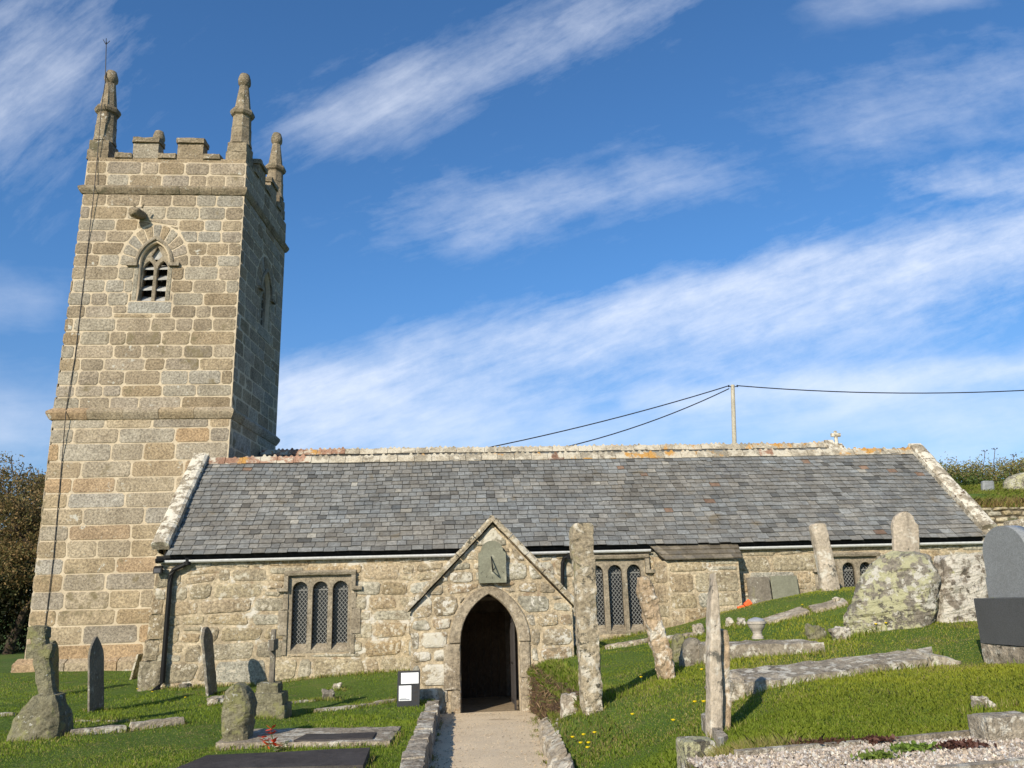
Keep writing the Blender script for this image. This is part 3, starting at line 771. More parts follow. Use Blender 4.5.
# lightning conductor
lc = MB(); pts = [at(x, y, TY-.03) for x, y in ((97.2, 158), (94.6, 186), (88, 245), (81.5, 300), (75, 357), (66.5, 408))]
lc.tube([at(106, 72, TY+.2), at(105, 84, TY+.1), at(101.5, 106, TY-.07), at(99, 137, TY-.03)]+pts[:1], .013, 6)
lc.tube(pts[:1]+[at(94.3, 189, TY-.15)]+pts[2:5]+[at(66.3, 408, TY-.05), at(65.8, 413, TY-.17)]+[at(x, y, TY-.04) for x, y in ((62, 460), (53.5, 557), (43.5, 640))], .013, 6)
lr = lc.build('lightning_conductor', M_IRON, tower)
ls = MB(); b0 = at(106, 72, TY+.2); t0 = at(106.3, 42, TY+.2)
ls.tube([b0-Vector((0, 0, .2)), t0], .014, 6)
for a in range(4):
    ca, sa = math.cos(a*math.pi/2+.3), math.sin(a*math.pi/2+.3)
    ls.tube([t0-Vector((0, 0, .10)), t0+Vector((ca*.10, sa*.10, .07))], .011, 5)
ls.build('air_terminal', M_IRON, lr)

# ------------------------------------------------------------------ church (south aisle and nave)
AY = 19.5; AX0, AX1 = -6.46, 13.22
RE_Y, RE_Z, RR_Y, RR_Z = 19.30, 3.37, 22.0, 5.93
church = thing('church', 'long low stone church with a grey slate roof and traceried side windows', 'church', ((AX0+AX1)/2, 24, 1.0))
rub = pick(hue((0.417, 0.350, 0.231), .15, .06), hue((0.398, 0.345, 0.242), .15, .06), hue((0.368, 0.299, 0.193), .17, .06), hue((0.417, 0.324, 0.203), .14, .06), hue((0.417, 0.387, 0.303), .12, .05))
def Pa(u, v, d): return (u, AY-d, v)
ZW = 3.30
WINS = []
for pxc, sc_, up in ((320, 1.0, 0), (616.8, 1.0, .20), (853, .96, .12)):
    xc = at(pxc, 600, AY).x
    hw = .69*sc_; z1 = at(320, 575.5, AY).z; z0 = at(320, 653, AY).z; z0 += up; z1 += up
    WINS.append((xc, hw, z0, z1, sc_))
holes = [[(x-hw, z0), (x+hw, z0), (x+hw, z1), (x-hw, z1)] for x, hw, z0, z1, s in WINS]
plate('wall', [[(AX0, -.1), (AX1, -.1), (AX1, ZW+.05), (AX0, ZW+.05)]]+holes, Pa, .42, M_MORT2, church)
cw = MB()
def gable(mb, x0, x1, prof):
    n = len(prof)
    mb.add([(x0, y, z) for y, z in prof]+[(x1, y, z) for y, z in prof], [tuple(range(n))[::-1], tuple(range(n, 2*n))]+[(i, (i+1) % n, n+(i+1) % n, n+i) for i in range(n)])
gable(cw, AX0+.003, AX1-.003, [(19.925, -.1), (19.925, 3.7), (22, 5.80), (24.4, 3.5), (24.4, -.1)])
gable(cw, -6.05, AX1-.1, [(24.41, -.1), (24.41, 4.3), (27, 6.90), (29.6, 4.3), (29.6, -.1)])
cw.build('gable_wall', M_MORT, church)
rb = MB()
cells = courses(AX0, AX1, .2, ZW, (.20, .52), (.28, 1.2), .10, .36, .05)
cells = cut(cells, None, [[(x-hw-.02, z0-.02), (x+hw+.02, z0-.02), (x+hw+.02, z1+.0), (x-hw-.02, z1)] for x, hw, z0, z1, s in WINS])
lay(rb, Pa, cells, .040, .030, .06, rub, .17, .016)
gc = cut(courses(19.55, 24.3, .2, 5.8, (.3, .5), (.4, 1.1), .05, .2, .03), [(19.55, 0), (24.3, 0), (24.3, 3.6), (22, 5.7), (19.55, 3.5)])
lay(rb, lambda u, v, d: (AX1+d, u, v), gc, .06, .03, .05, rub, .2, .01)
lay(rb, lambda u, v, d: (AX0-d, 43.85-u, v), cut(gc), .06, .03, .05, rub, .2, .01)
# battered corner stones at the west end
for k, (y0, y1) in enumerate(((693, 661), (660, 640), (639, 615), (614, 596))):
    o = [.15, .09, .05, .03][k]
    p0, p1 = at(148, y0, AY), at(148, y1, AY)
    quadblock(rb, [(AX0-o, AY-o-.03), (AX0+[.34, .24, .38, .26][k], AY-.02), (AX0+.5, AY+.3), (AX0-o, AY+.5)], p0.z-(.3 if k == 0 else 0), p1.z, (6, 5, 4), .03, 4, rub(), k*3.1, .02, .03)
rb.build('rubble_facing', M_RUB, church)
# traceried windows
def lattice(mb, poly, P, pitch, d, wd):
    xs_ = [p[0] for p in poly]; zs_ = [p[1] for p in poly]
    x0, x1, z0, z1 = min(xs_), max(xs_), min(zs_), max(zs_)
    asp = 1.22
    for s in (-1, 1):
        k = -40
        while k < 60:
            # line x*s + z/asp = c
            c = (s*x0 + z0/asp) + k*pitch; k += 1
            n = (s, 1/asp); tmin, tmax = -1e9, 1e9
            L = math.hypot(*n); p0 = (n[0]*c/L**2, n[1]*c/L**2); dr = (-n[1]/L, n[0]/L)
            ok = True
            for en, ed in edges(poly):
                den = en[0]*dr[0]+en[1]*dr[1]; num = ed-(en[0]*p0[0]+en[1]*p0[1])
                if abs(den) < 1e-9:
                    if num < 0: ok = False
                elif den > 0: tmax = min(tmax, num/den)
                else: tmin = max(tmin, num/den)
            if ok and tmax-tmin > .01 and tmax < 1e8:
                a = (p0[0]+dr[0]*tmin, p0[1]+dr[1]*tmin); b2 = (p0[0]+dr[0]*tmax, p0[1]+dr[1]*tmax)
                mb.bar(P(*a, d+s*.003), P(*b2, d+s*.003), wd, .008, (0, 1, 0))
for wi, (x, hw, z0, z1, s_) in enumerate(WINS):
    sill = .20*s_; lw = .345*s_; mu = .10*s_
    polys = [[(x-hw, z0), (x+hw, z0), (x+hw, z1), (x-hw, z1)]]; lights = []
    for k in (-1, 0, 1):
        c = x+k*(lw+mu); lp = arch(c-lw/2, c+lw/2, z0+sill*.35, z1-.30*s_, z1-.125*s_, 6); polys.append(lp)
        lights.append(arch(c-lw/2-.02, c+lw/2+.02, z0+sill*.5, z1-.30*s_, z1-.11*s_, 6))
    fr = plate('window', polys, lambda u, v, d: Pa(u, v, d-.0), .19, M_DRESS, church)
    gl = MB(); gl.box(x-hw+.03, x+hw-.03, AY+.192, AY+.21, z0+.05, z1-.03); gl.build('glass', M_GLASS, fr)
    le = MB()
    for lp in lights:
        lattice(le, lp, Pa, .083*s_, -.178, .010)
        c = (lp[0][0]+lp[1][0])/2
        le.bar(Pa(c-lw/2, z1-.31*s_, -.172), Pa(c+lw/2, z1-.31*s_, -.172), .02, .02)
    le.build('leading', M_LEAD, fr)
    sm = MB()
    for k in (-1, 0, 1):
        c = x+k*(lw+mu)
        sm.add([(c-lw/2+.002, AY+.01, z0+sill*.3), (c+lw/2-.002, AY+.01, z0+sill*.3), (c+lw/2-.002, AY+.188, z0+sill), (c-lw/2+.002, AY+.188, z0+sill), (c-lw/2+.002, AY+.188, z0+.02), (c+lw/2-.002, AY+.188, z0+.02), (c+lw/2-.002, AY+.01, z0+.02), (c-lw/2+.002, AY+.01, z0+.02)],
               [(0, 1, 2, 3), (4, 5, 6, 7), (0, 7, 6, 1), (2, 5, 4, 3), (0, 3, 4, 7), (1, 6, 5, 2)])
    sm.build('sill', M_DRESS, fr)
    hm = MB(); e = hw+.10
    def hseg(u0, u1, v0, v1):
        hm.add([Pa(u, v, d) for d in (-.02, .12) for u, v in ((u0, v0), (u1, v0), (u1, v1), (u0, v1))], [(0, 1, 2, 3), (7, 6, 5, 4), (0, 4, 5, 1), (1, 5, 6, 2), (2, 6, 7, 3), (3, 7, 4, 0)])
    n = 6
    for k in range(n):
        a, b2 = x-e+2*e*k/n, x-e+2*e*(k+1)/n; j = rng.uniform(-.006, .006)
        rings = [[Pa(u, z1+.0+j, -.02), Pa(u, z1+.015+j, .10), Pa(u, z1+.07+j, .125), Pa(u, z1+.12+j, .03), Pa(u, z1+.12+j, -.02)] for u in (a, b2+.001)]
        hm.loft(rings)
    for sx in (-1, 1):
        a, b2 = sorted((x+sx*(e-.09), x+sx*e)); hseg(a, b2, z1-.25, z1+.002)
        a, b2 = sorted((x+sx*(e-.09), x+sx*(e+.14))); hseg(a, b2, z1-.33, z1-.252)
    hm.build('hood_mould', M_DRESS, fr)
    # dressed jamb stones beside the window
    for sx in (-1, 1):
        js = MB(); z = z0-.02
        for k, h in enumerate((.42, .55, .35)):
            wq = [.10, .22, .12][(k+wi) % 3]
            a, b2 = sorted((x+sx*(hw+.004), x+sx*(hw+wq)))
            quadblock(js, [(a, AY-.045), (b2, AY-.045), (b2, AY+.05), (a, AY+.05)], z, z+h-.015, (3, 1, 4), .008, 6, (1, 1, 1), k+sx, 0, .01); z += h
        js.build('jamb', M_DRESS, fr)
# slated roofs
def slates(mb, x0, x1, y0, z0, y1, z1, gauge, wd, yside=-1, colf=None, xl=None):
    L = math.hypot(y1-y0, z1-z0); sy, sz = (y1-y0)/L, (z1-z0)/L; ny_, nz_ = -sz*(1 if y1 > y0 else -1), abs(sy)
    rows = int(round(L/gauge)); g = L/rows
    for r in range(rows):
        s0 = r*g-.02; s1 = r*g+g*1.25; u = x0-rng.uniform(0, wd)
        wr = wd*(1.1-.25*r/rows)
        while u < x1:
            w_ = wr*rng.uniform(.75, 1.25); a, b2 = max(u, x0), min(u+w_-.012, x1)
            if b2-a > .03:
                dl = .036+rng.uniform(-.005, .007); du = .004; j0 = rng.uniform(-.016, .010)-(.05 if rng.random() < .008 else 0); tl = rng.uniform(-.004, .004)
                def pt(uu, s, d):
                    q = .045*mnoise.noise(Vector((uu*.22, s*.35, 3)))+.012*mnoise.noise(Vector((uu*1.1, s*1.2, 8)))
                    return (uu, y0+sy*s+ny_*(d+q), z0+sz*s+nz_*(d+q))
                vs = [pt(a, s0+j0, dl-.012), pt(b2, s0+j0+tl, dl-.012), pt(b2, s1, du-.012), pt(a, s1, du-.012), pt(a, s0+j0, dl), pt(b2, s0+j0+tl, dl), pt(b2, s1, du), pt(a, s1, du)]
                c = colf(a, s0/L)
                mb.add(vs, [(4, 5, 6, 7), (0, 1, 5, 4), (1, 2, 6, 5), (3, 0, 4, 7)], c)
            u += w_
def slatecol(u, f):
    k = rng.uniform(.80, 1.20)*(1+.22*mnoise.noise(Vector((u*.35, f*5, 1))))
    t_ = rng.random()
    if t_ < .006: return (.36, .34, .29)
    if t_ < .010: return (.22*k, .145*k, .10*k)
    if t_ < .07: k *= .6
    w_ = rng.uniform(-.07, .09)+.10*mnoise.noise(Vector((u*.3, f*4, 7)))
    return (.215*k*(1+w_*.5), .214*k, .200*k*(1-w_*.6))
rf = MB(); slates(rf, AX0+.28, AX1-.24, RE_Y, RE_Z, RR_Y, RR_Z, .172, .235, colf=slatecol)
roof = rf.build('roof', M_SLATE, church, recalc=False)
r2 = MB(); slates(r2, AX0+.28, AX1-.24, 24.35, 3.75, RR_Y, RR_Z, .16, .3, colf=slatecol)
slates(r2, -6.0, AX1-.2, 24.3, 4.30, 27, 7.0, .16, .3, colf=slatecol); slates(r2, -6.0, AX1-.2, 29.75, 4.25, 27, 7.0, .2, .35, colf=slatecol)
r2.build('roof', M_SLATE, church, recalc=False)
sb = MB(); sb.hexa([(AX0+.2, RE_Y+.10), (AX1-.2, RE_Y+.10), (AX1-.2, 21.95), (AX0+.2, 21.95)], [RE_Z-.06, RE_Z-.06, RR_Z-.22, RR_Z-.22], [RE_Z+.0, RE_Z+.0, RR_Z-.16, RR_Z-.16])
sb.build('roof_boarding', M_SHADE_BOARD, church)
def ridge(x0, x1, y, z, par, red):
    mb = MB(); u = x0
    while u < x1-.05:
        L = rng.uniform(.42, .48); e = min(u+L-.012, x1); f = (u-x0)/(x1-x0)
        k = rng.uniform(.7, 1.25); c = (.34*k, .20*k, .135*k) if (rng.random() < red or f < .12) else (.42*k, .37*k, .28*k)
        j = rng.uniform(-.012, .012)
        ring = lambda uu: [(uu, y-.17, z-.14+j), (uu, y-.09, z-.02+j), (uu, y-.03, z+.05+j), (uu, y+.03, z+.05+j), (uu, y+.09, z-.02+j), (uu, y+.17, z-.14+j)]
        mb.loft([ring(u), ring((u+e)/2), ring(e)], c)
        for q in (.17, .5, .83):
            uu = u+(e-u)*q+rng.uniform(-.015, .015); h = .045+rng.uniform(-.025, .015)
            if rng.random() < .18: continue
            mb.loft([[(uu-.06, y-.025, z+.04+j), (uu+.06, y-.025, z+.04+j), (uu+.06, y+.025, z+.04+j), (uu-.06, y+.025, z+.04+j)], [(uu-.02, y-.015, z+.05+h+j), (uu+.02, y-.015, z+.05+h+j), (uu+.02, y+.015, z+.05+h+j), (uu-.02, y+.015, z+.05+h+j)]], c)
        u += L
    return mb.build('ridge_tiles', M_RIDGE, par)
ridge(AX0+.30, AX1-.25, RR_Y, RR_Z+.03, roof, .07)
ridge(-5.9, AX1-.15, 27, 7.06, roof, .10)
# lead flashing band under the ridge
# verge copings
for x0, x1 in ((AX0-.08, AX0+.30), (AX1-.28, AX1+.09)):
    mb = MB(); n = 5
    s0 = Vector((0, 19.40, RE_Z+.17)); L = Vector((0, RR_Y, RR_Z+.05))-s0; nrm = Vector((0, -L.z, L.y)).normalized()
    for k in range(n):
        a, b2 = s0+L*(k/n+.001), s0+L*((k+1)/n-.001)
        for sgn in (0,):
            rings = []
            for t_ in np.linspace(0, 1, 9):
                c = a+(b2-a)*t_; rr = []
                for (u, d) in ((x0, -.05), (x1, -.05), (x1, .11), (x1-.06, .155), ((x0+x1)/2, .17), (x0+.06, .155), (x0, .11)):
                    p = Vector((u, c.y, c.z))+nrm*d; q = .010*nz(p, 3.5, k)+.012*math.sin(k*2.1)
                    rr.append(p+Vector((q, 0, q)))
                rings.append(rr)
            mb.loft(rings)
    # rear slope
    a, b2 = Vector((0, RR_Y, RR_Z+.07)), Vector((0, 24.4, 3.7))
    mb.loft([[(u, c.y, c.z+d) for u, d in ((x0, -.05), (x1, -.05), (x1, .15), (x0, .15))] for c in (a, b2)])
    if x0 > 0: quadblock(mb, [(x0-.02, 19.30), (x1, 19.30), (x1, 19.6), (x0-.02, 19.6)], RE_Z-.12, [RE_Z+.10, RE_Z+.10, RE_Z+.32, RE_Z+.32], (4, 4, 2), .02, 5)
    mb.build('gable_coping', M_COPE, church)
for (y0, z0_, y1, z1_) in ((24.3, 4.4, 27, 7.08), (29.7, 4.4, 27, 7.08)):
    mb = MB(); mb.loft([[(u, y, z+d) for u, d in ((AX1-.32, -.05), (AX1-.02, -.05), (AX1-.02, .13), (AX1-.32, .13))] for y, z in ((y0, z0_), (y1, z1_))]); mb.build('gable_coping', M_COPE, church)
# cross finial on the far gable
fc_ = at(837, 446, 27.0); ft = at(837, 431, 27.0); ch_ = ft.z-fc_.z
fx = MB(); fx.v = []
quadblock(fx, [(fc_.x-.30, 26.8), (fc_.x+.30, 26.8), (fc_.x+.30, 27.2), (fc_.x-.30, 27.2)], fc_.z-.2, fc_.z+.10, (4, 3, 3), .02, 5, taper=.5)
slab(fx, [(0, 0, 0, .06, .06), (ch_, 0, 0, .05, .05)], (fc_.x, 27, fc_.z), amp=.006, step=.1, n=8)
fx.box(fc_.x-.16, fc_.x+.16, 26.95, 27.05, fc_.z+ch_*.62, fc_.z+ch_*.84)
fx.build('cross_finial', M_COPE, church)
# gutter and pipes
gt = MB(); n = 7
GX0, GX1 = AX0+.10, AX1-.02
bx0, bx1 = at(653, 548, AY-.3).x, at(739, 546, AY-.3).x
for a, b2 in ((GX0, bx0-.02), (bx1+.02, GX1)):
    ring = lambda u: [(u, 19.385+.065*math.cos(t_), 3.265+.065*math.sin(t_)) for t_ in np.linspace(math.pi, 2*math.pi, 7)]+[(u, 19.385+.05*math.cos(t_), 3.265+.05*math.sin(t_)) for t_ in np.linspace(2*math.pi, math.pi, 5)]
    gt.loft([ring(u) for u in np.linspace(a, b2, 12)])
gut = gt.build('gutter', M_GUT, church, smooth=False)
gb = MB()
gb.box(AX0+.02, AX1-.05, 19.455, AY+.1, 3.22, 3.37)  # black strip painted as the shadow gap between slates and gutter
gb.build('eaves_shade_board', M_SHADE_BOARD, church)
def pipe(name, pts, r=.045):
    mb = MB(); mb.tube(pts, r, 10)
    for k in (1, len(pts)-2):
        p = Vector(pts[k]); mb.lathe((p.x, p.y, p.z-.04), [(r, -.03), (r*1.35, -.03), (r*1.35, .05), (r, .05)], 10)
    return mb.build(name, M_BLACK, church)
YP = AY-.13
def apx(x, y, Y=YP): return at(x, y, Y)
pipe('downpipe', [apx(188, 558, 19.36), apx(187.5, 562, 19.36), apx(184, 565, 19.36), apx(174, 569.5), apx(170.5, 575), apx(169.8, 584), apx(165, 645), apx(162.2, 682), apx(158, 688, 19.25), apx(151, 694, 19.1)], .055)
pipe('downpipe', [apx(569, 553, 19.36), apx(568.5, 556, 19.36), apx(564, 558, 19.36), apx(562.4, 563), apx(562.6, 600), apx(563, 660)])
# rood-stair projection with its own lean-to slates
PBY = 19.06
xL1, xR1 = at(669, 590, PBY).x, at(740, 580, PBY).x
zt = at(700, 560, PBY).z
pj = MB()
pj.hexa([(at(654, 590, AY).x, AY+.02), (xL1, PBY), (xR1, PBY), (xR1, AY+.02)], .6, zt)
proj = pj.build('stair_projection', M_MORT2, church)
pr_ = MB()
pc = courses(xL1, xR1, .9, zt, (.28, .55), (.35, 1.1), .05, .15, .03)
lay(pr_, lambda u, v, d: (u, PBY-d, v), pc, .035, .025, .05, rub, .17, .014)
sl = Vector((xL1-at(654, 590, AY).x, PBY-AY, 0)); SL = sl.length; sl.normalize(); sn = Vector((sl.y, -sl.x, 0))
pc = courses(0, SL, .9, zt, (.28, .5), (.3, .6), .04, .2, .03)
o_ = Vector((at(654, 590, AY).x, AY, 0))
def Ps(u, v, d): p = o_+sl*u+sn*d; return (p.x, p.y, v)
lay(pr_, Ps, pc, .035, .025, .05, rub, .17, .014)
lay(pr_, lambda u, v, d: (xR1+d, PBY+u, v), courses(0, AY-PBY, .9, zt, (.3, .5), (.4, .6)), .05, .03, .05, rub, .2, .01)
pr_.build('rubble_facing', M_RUB, proj)
pr2 = MB(); zt2 = at(700, 546, 19.2).z
def lean(u, v, d=0):
    """u across, v 0 (foot) to 1 (head)"""
    xa = xL1-.06+(bx0-.02-xL1+.06)*v; xb = xR1+.07+(bx1-xR1-.05)*v
    y = PBY-.10+(19.37-PBY+.10)*v; z = zt-.0+(zt2+.02-zt)*v
    return Vector((xa+(xb-xa)*u, y-d*.7, z+d))
for r in range(3):
    u = -rng.uniform(0, .08)
    while u < 1:
        w_ = rng.uniform(.09, .15); a, b2 = max(u, 0), min(u+w_-.004, 1)
        if b2-a > .01:
            v0, v1 = r/3-.02, (r+1.2)/3
            k = rng.uniform(.7, 1.2); c = (.20*k, .17*k, .125*k)
            vs = [lean(a, v0, .02), lean(b2, v0, .02), lean(b2, v1, 0), lean(a, v1, 0), lean(a, v0, .045), lean(b2, v0, .045), lean(b2, v1, .012), lean(a, v1, .012)]
            pr2.add(vs, [(4, 5, 6, 7), (0, 1, 5, 4), (1, 2, 6, 5), (3, 0, 4, 7), (2, 3, 7, 6), (3, 2, 1, 0)], c)
        u += w_
pr2.build('lean_to_slates', M_SLATE, proj)
# ------------------------------------------------------------------ church porch
PY = 16.5
ap = at(493.3, 521, PY); PFZ = 2.06; PX0, PX1 = -.67, 2.43; PAX = ap.x-.02; PAZ = ap.z-.06
DX0, DX1 = .27, 1.38; DZ0 = .06; DZS = 1.45; DZA = 2.33
porch = thing('church_porch', 'gabled stone porch with a dark pointed doorway at the end of the path', 'porch', (PAX, PY+1.4, .2))
def Pp(u, v, d): return (u, PY-d, v)
gab = [(PX0, -.2), (PX1, -.2), (PX1, PFZ), (PAX, PAZ), (PX0, PFZ)]
door = arch(DX0, DX1, DZ0-.15, DZS, DZA, 10)
pwall = plate('wall', [gab, door], Pp, .46, M_MORT2, porch)
prub = pick(hue((0.408, 0.340, 0.236), .16, .06), hue((0.378, 0.329, 0.242), .16, .06), hue((0.408, 0.314, 0.204), .14, .06), hue((0.398, 0.371, 0.290), .14, .06))
pb = MB()
oh = arch(DX0-.22, DX1+.22, -.5, DZS+.02, DZA+.20, 10)
pcs = cut(courses(PX0, PX1, 0, PAZ, (.22, .46), (.22, .85), .06, .30, .04), gab, [oh])
lay(pb, Pp, pcs, .042, .038, .05, prub, .17, .016)
for side, xx in ((-1, PX0), (1, PX1)):
    pcs = courses(PY+.02, AY, 0, PFZ, (.25, .45), (.3, .8), .05, .2, .03)
    lay(pb, (lambda u, v, d: (PX0-d, 36.02-u, v)) if side < 0 else (lambda u, v, d: (PX1+d, u, v)), pcs, .06, .04, .05, prub, .2, .012)
pb.build('rubble_facing', M_PORCH, porch)
# dressed door surround: jamb stones and a two-piece pointed arch
ds = MB()
for sx, xe, hs in ((-1, DX0, (.62, .83)), (1, DX1, (.80, .65))):
    z = .0
    for k, h in enumerate(hs):
        wq = [.20, .34][k] if sx < 0 else [.36, .21][k]
        a, b2 = sorted((xe, xe+sx*wq))
        quadblock(ds, [(a, PY-.06), (b2, PY-.055), (b2, PY+.06), (a, PY+.06)], z, z+h-.012, (4, 2, 8), .014, 4, (1, 1, 1), k*3+sx, 0, .025); z += h
ai = arch(DX0, DX1, 0, DZS, DZA, 12)[2:]; ao = arch(DX0-.22, DX1+.22, 0, DZS, DZA+.19, 12)[2:]
n = len(ai); halfn = n//2
for s_, e_ in ((0, 5), (5, halfn), (halfn, n-6), (n-6, n-1)):
    rings = []
    for i in range(s_, e_+1):
        (xi, zi), (xo, zo) = ai[i], ao[i]; j = .008*nz((xi, 0, zi), 4, 2)
        t_ = .006 if i == s_ else (-.006 if i == e_ else 0)
        rings.append([Pp(xi, zi, -.06), Pp(xi, zi, .035+j), Pp(xi*.93+xo*.07, zi*.93+zo*.07, .055+j), Pp(xi*.1+xo*.9, zi*.1+zo*.9, .055-j), Pp(xo, zo, .03), Pp(xo, zo, -.06)])
    if s_ > 0: rings[0] = [tuple(Vector(a)*.96+Vector(b2)*.04) for a, b2 in zip(rings[0], rings[1])]
    ds.loft(rings)
ds.build('door_surround', M_ARCH, porch)
# side walls, vault, floor and inner door
ib = MB()
for xa, xb in ((PX0+.003, PX0+.50), (PX1-.50, PX1-.003)): ib = MB(); ib.box(xa, xb, PY+.462, AY-.03, -.1, PFZ); ib.build('side_wall', M_MORT, porch)
iv = MB(); iv.box(PX0+.502, PX1-.502, AY-.06, AY-.035, 0, 2.6)
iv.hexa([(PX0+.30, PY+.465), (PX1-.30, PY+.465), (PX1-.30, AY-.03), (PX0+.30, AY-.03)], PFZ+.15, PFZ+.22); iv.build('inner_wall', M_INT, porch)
fl = MB(); fl.box(PX0+.502, PX1-.502, PY+.01, AY-.065, .0, .155); fl.box(DX0-.05, DX1+.05, PY-.10, PY+.009, -.05, .17)
fl.build('floor', M_FLAG, porch)
idr = MB(); dc = (DX0+DX1)/2
for k in range(6):
    a = dc-.5+k/6; idr.box(a+.006, a+1/6-.006, AY-.11, AY-.062, .156, 1.95)
idr.build('inner_door', stone_mat('old_oak', (.08, .06, .042), False, .3, .3, 9, [], .3), porch)
for sx in (-1, 1):
    bn = MB(); a = PX0+.503 if sx < 0 else PX1-.503
    x0, x1 = sorted((a, a-sx*.30)); bn.box(x0, x1, PY+.5, AY-.15, .156, .55)
    bn.build('stone_bench', M_INT, porch)
# porch roof slates and gable verge
ps = MB()
for sx in (-1, 1):
    xe = PX0-.10 if sx < 0 else PX1+.10
    for r in range(14):
        y = PY+.14
        while y < AY-.25:
            w_ = rng.uniform(.2, .3); a, b2 = y, min(y+w_-.006, AY-.2)
            def q(yy, f, d): return (xe+(PAX-xe)*f, yy, PFZ-.05+(PAZ+.02-PFZ+.05)*f+d)
            f0, f1 = r/14-.005, (r+1.3)/14
            vs = [q(a, f0, .02), q(b2, f0, .02), q(b2, min(f1, 1), 0), q(a, min(f1, 1), 0), q(a, f0, .038), q(b2, f0, .038), q(b2, min(f1, 1), .012), q(a, min(f1, 1), .012)]
            ps.add(vs, [(4, 5, 6, 7), (0, 1, 5, 4), (1, 2, 6, 5), (2, 3, 7, 6), (3, 0, 4, 7), (3, 2, 1, 0)], slatecol(y, f0)); y += w_
ps.build('roof', M_SLATE, porch)
vg = MB()
for sx, th in ((-1, .09), (1, .10)):
    e = Vector((PX0-.08, PY, PFZ-.03)) if sx < 0 else Vector((PX1+.08, PY, PFZ-.03)); t_ = Vector((PAX, PY, PAZ+.055)); L = t_-e
    nrm = Vector((-L.z*sx*-1, 0, 0)); nrm = Vector((sx*abs(L.z), 0, abs(L.x))).normalized()
    n = 5
    for k in range(n):
        a, b2 = e+L*(k/n+.004), e+L*((k+1)/n-.003)
        rings = []
        for f in np.linspace(0, 1, 5):
            c = a+(b2-a)*f; q = .010*nz(c, 4, k)
            rings.append([c+Vector((0, dy, 0))+nrm*(h+q) for dy, h in ((-.13, -.01), (-.14, th*.5), (-.11, th), (.20, th), (.20, -.01))])
        vg.loft(rings)
quadblock(vg, [(PAX-.09, PY-.12), (PAX+.09, PY-.12), (PAX+.09, PY+.18), (PAX-.09, PY+.18)], PAZ+.03, PAZ+.17, (3, 3, 2), .012, 5, taper=.5)
vg.build('gable_coping', M_SHAFT, porch)
# iron gate folded back inside the doorway
gt = MB(); gx = DX1-.09
for k in range(5): gt.tube([(gx+.03-.006*k, PY+.50+k*.13, .24), (gx+.03-.006*k, PY+.50+k*.13, 1.92)], .011, 6)
for z in (.30, 1.0, 1.80): gt.bar((gx+.03, PY+.47, z), (gx, PY+1.05, z), .02, .03)
gt.box(gx+.01, gx+.05, PY+.465, PY+.495, .16, 1.95)
gate = gt.build('iron_gate', M_IRON, loc=(gx, PY+.36, .2)); tag(gate, 'dark barred gate standing open inside the porch doorway', 'gate')
# sundial
sy0 = PY-.07
sx0, sx1 = at(478.5, 575, sy0).x, at(506, 575, sy0).x; sz0 = at(491, 583, sy0).z; sz1 = at(491, 541, sy0).z
sdl = thing('sundial', 'arched slate sundial plate on the gable above the porch doorway', 'sundial', ((sx0+sx1)/2, PY-.07, sz0))
hw = (sx1-sx0)/2; cx = (sx0+sx1)/2; H = sz1-sz0
out_ = [(cx-hw, sz0), (cx+hw, sz0), (cx+hw, sz0+H*.70), (cx+hw*.80, sz0+H*.76)]+[(cx+hw*.80*math.cos(a), sz0+H*.76+H*.24*math.sin(a)) for a in np.linspace(.15, math.pi-.15, 12)]+[(cx-hw*.80, sz0+H*.76), (cx-hw, sz0+H*.70)]
plate('dial_plate', [out_], lambda u, v, d: (u, PY-.16-d, v), .12, M_DIAL, sdl)
gn = MB(); g0 = Vector((cx-.02, PY-.165, sz0+H*.62)); g1 = Vector((cx+.0, PY-.165, sz0+H*.28)); g2 = Vector((cx+.0, PY-.42, sz0+H*.30))
gn.bar(g0, g2, .02, .016, (1, 0, 0)); gn.bar(g1, g2, .018, .016, (1, 0, 0)); gn.bar(g0, g1, .02, .012, (1, 0, 0))
gn.bar((g0+g2)/2, g1, .012, .012, (1, 0, 0))
gn.build('gnomon', M_BLACK, sdl)
hr = MB()
for k in range(9):
    a = math.pi*(1+k/8); r0, r1 = H*.47, H*.53
    hr.bar((cx+math.cos(a)*r0*.72, PY-.162, sz0+H*.55+math.sin(a)*r0*.85), (cx+math.cos(a)*r1*.74, PY-.162, sz0+H*.55+math.sin(a)*r1*.86), .007, .003, (0, 1, 0))
hr.build('hour_lines', M_BLACK, sdl)
# floodlight and little camera on the corner of the church
fp = at(158.5, 570, AY-.16)
fl_ = thing('floodlight', 'small black floodlight fixed to the church corner beside the downpipe', 'floodlight', fp)
mb = MB(); mb.hexa([(fp.x-.09, fp.y-.07), (fp.x+.09, fp.y-.07), (fp.x+.09, fp.y+.02), (fp.x-.09, fp.y+.02)], [fp.z-.08, fp.z-.08, fp.z-.05, fp.z-.05], [fp.z+.05, fp.z+.05, fp.z+.09, fp.z+.09]); mb.build('housing', M_BLACK, fl_)
mb = MB(); mb.box(fp.x-.07, fp.x+.07, fp.y-.085, fp.y-.072, fp.z-.06, fp.z+.03); mb.build('lens', plain_mat('lamp_glass', (.06, .06, .065), .5, .3), fl_)
mb = MB(); mb.bar((fp.x, fp.y+.02, fp.z), (fp.x, AY-.02, fp.z+.03), .03); mb.bar((fp.x-.11, fp.y-.01, fp.z), (fp.x+.11, fp.y-.01, fp.z), .02); mb.build('bracket', M_BLACK, fl_)
cpx = at(160, 561, AY-.2)
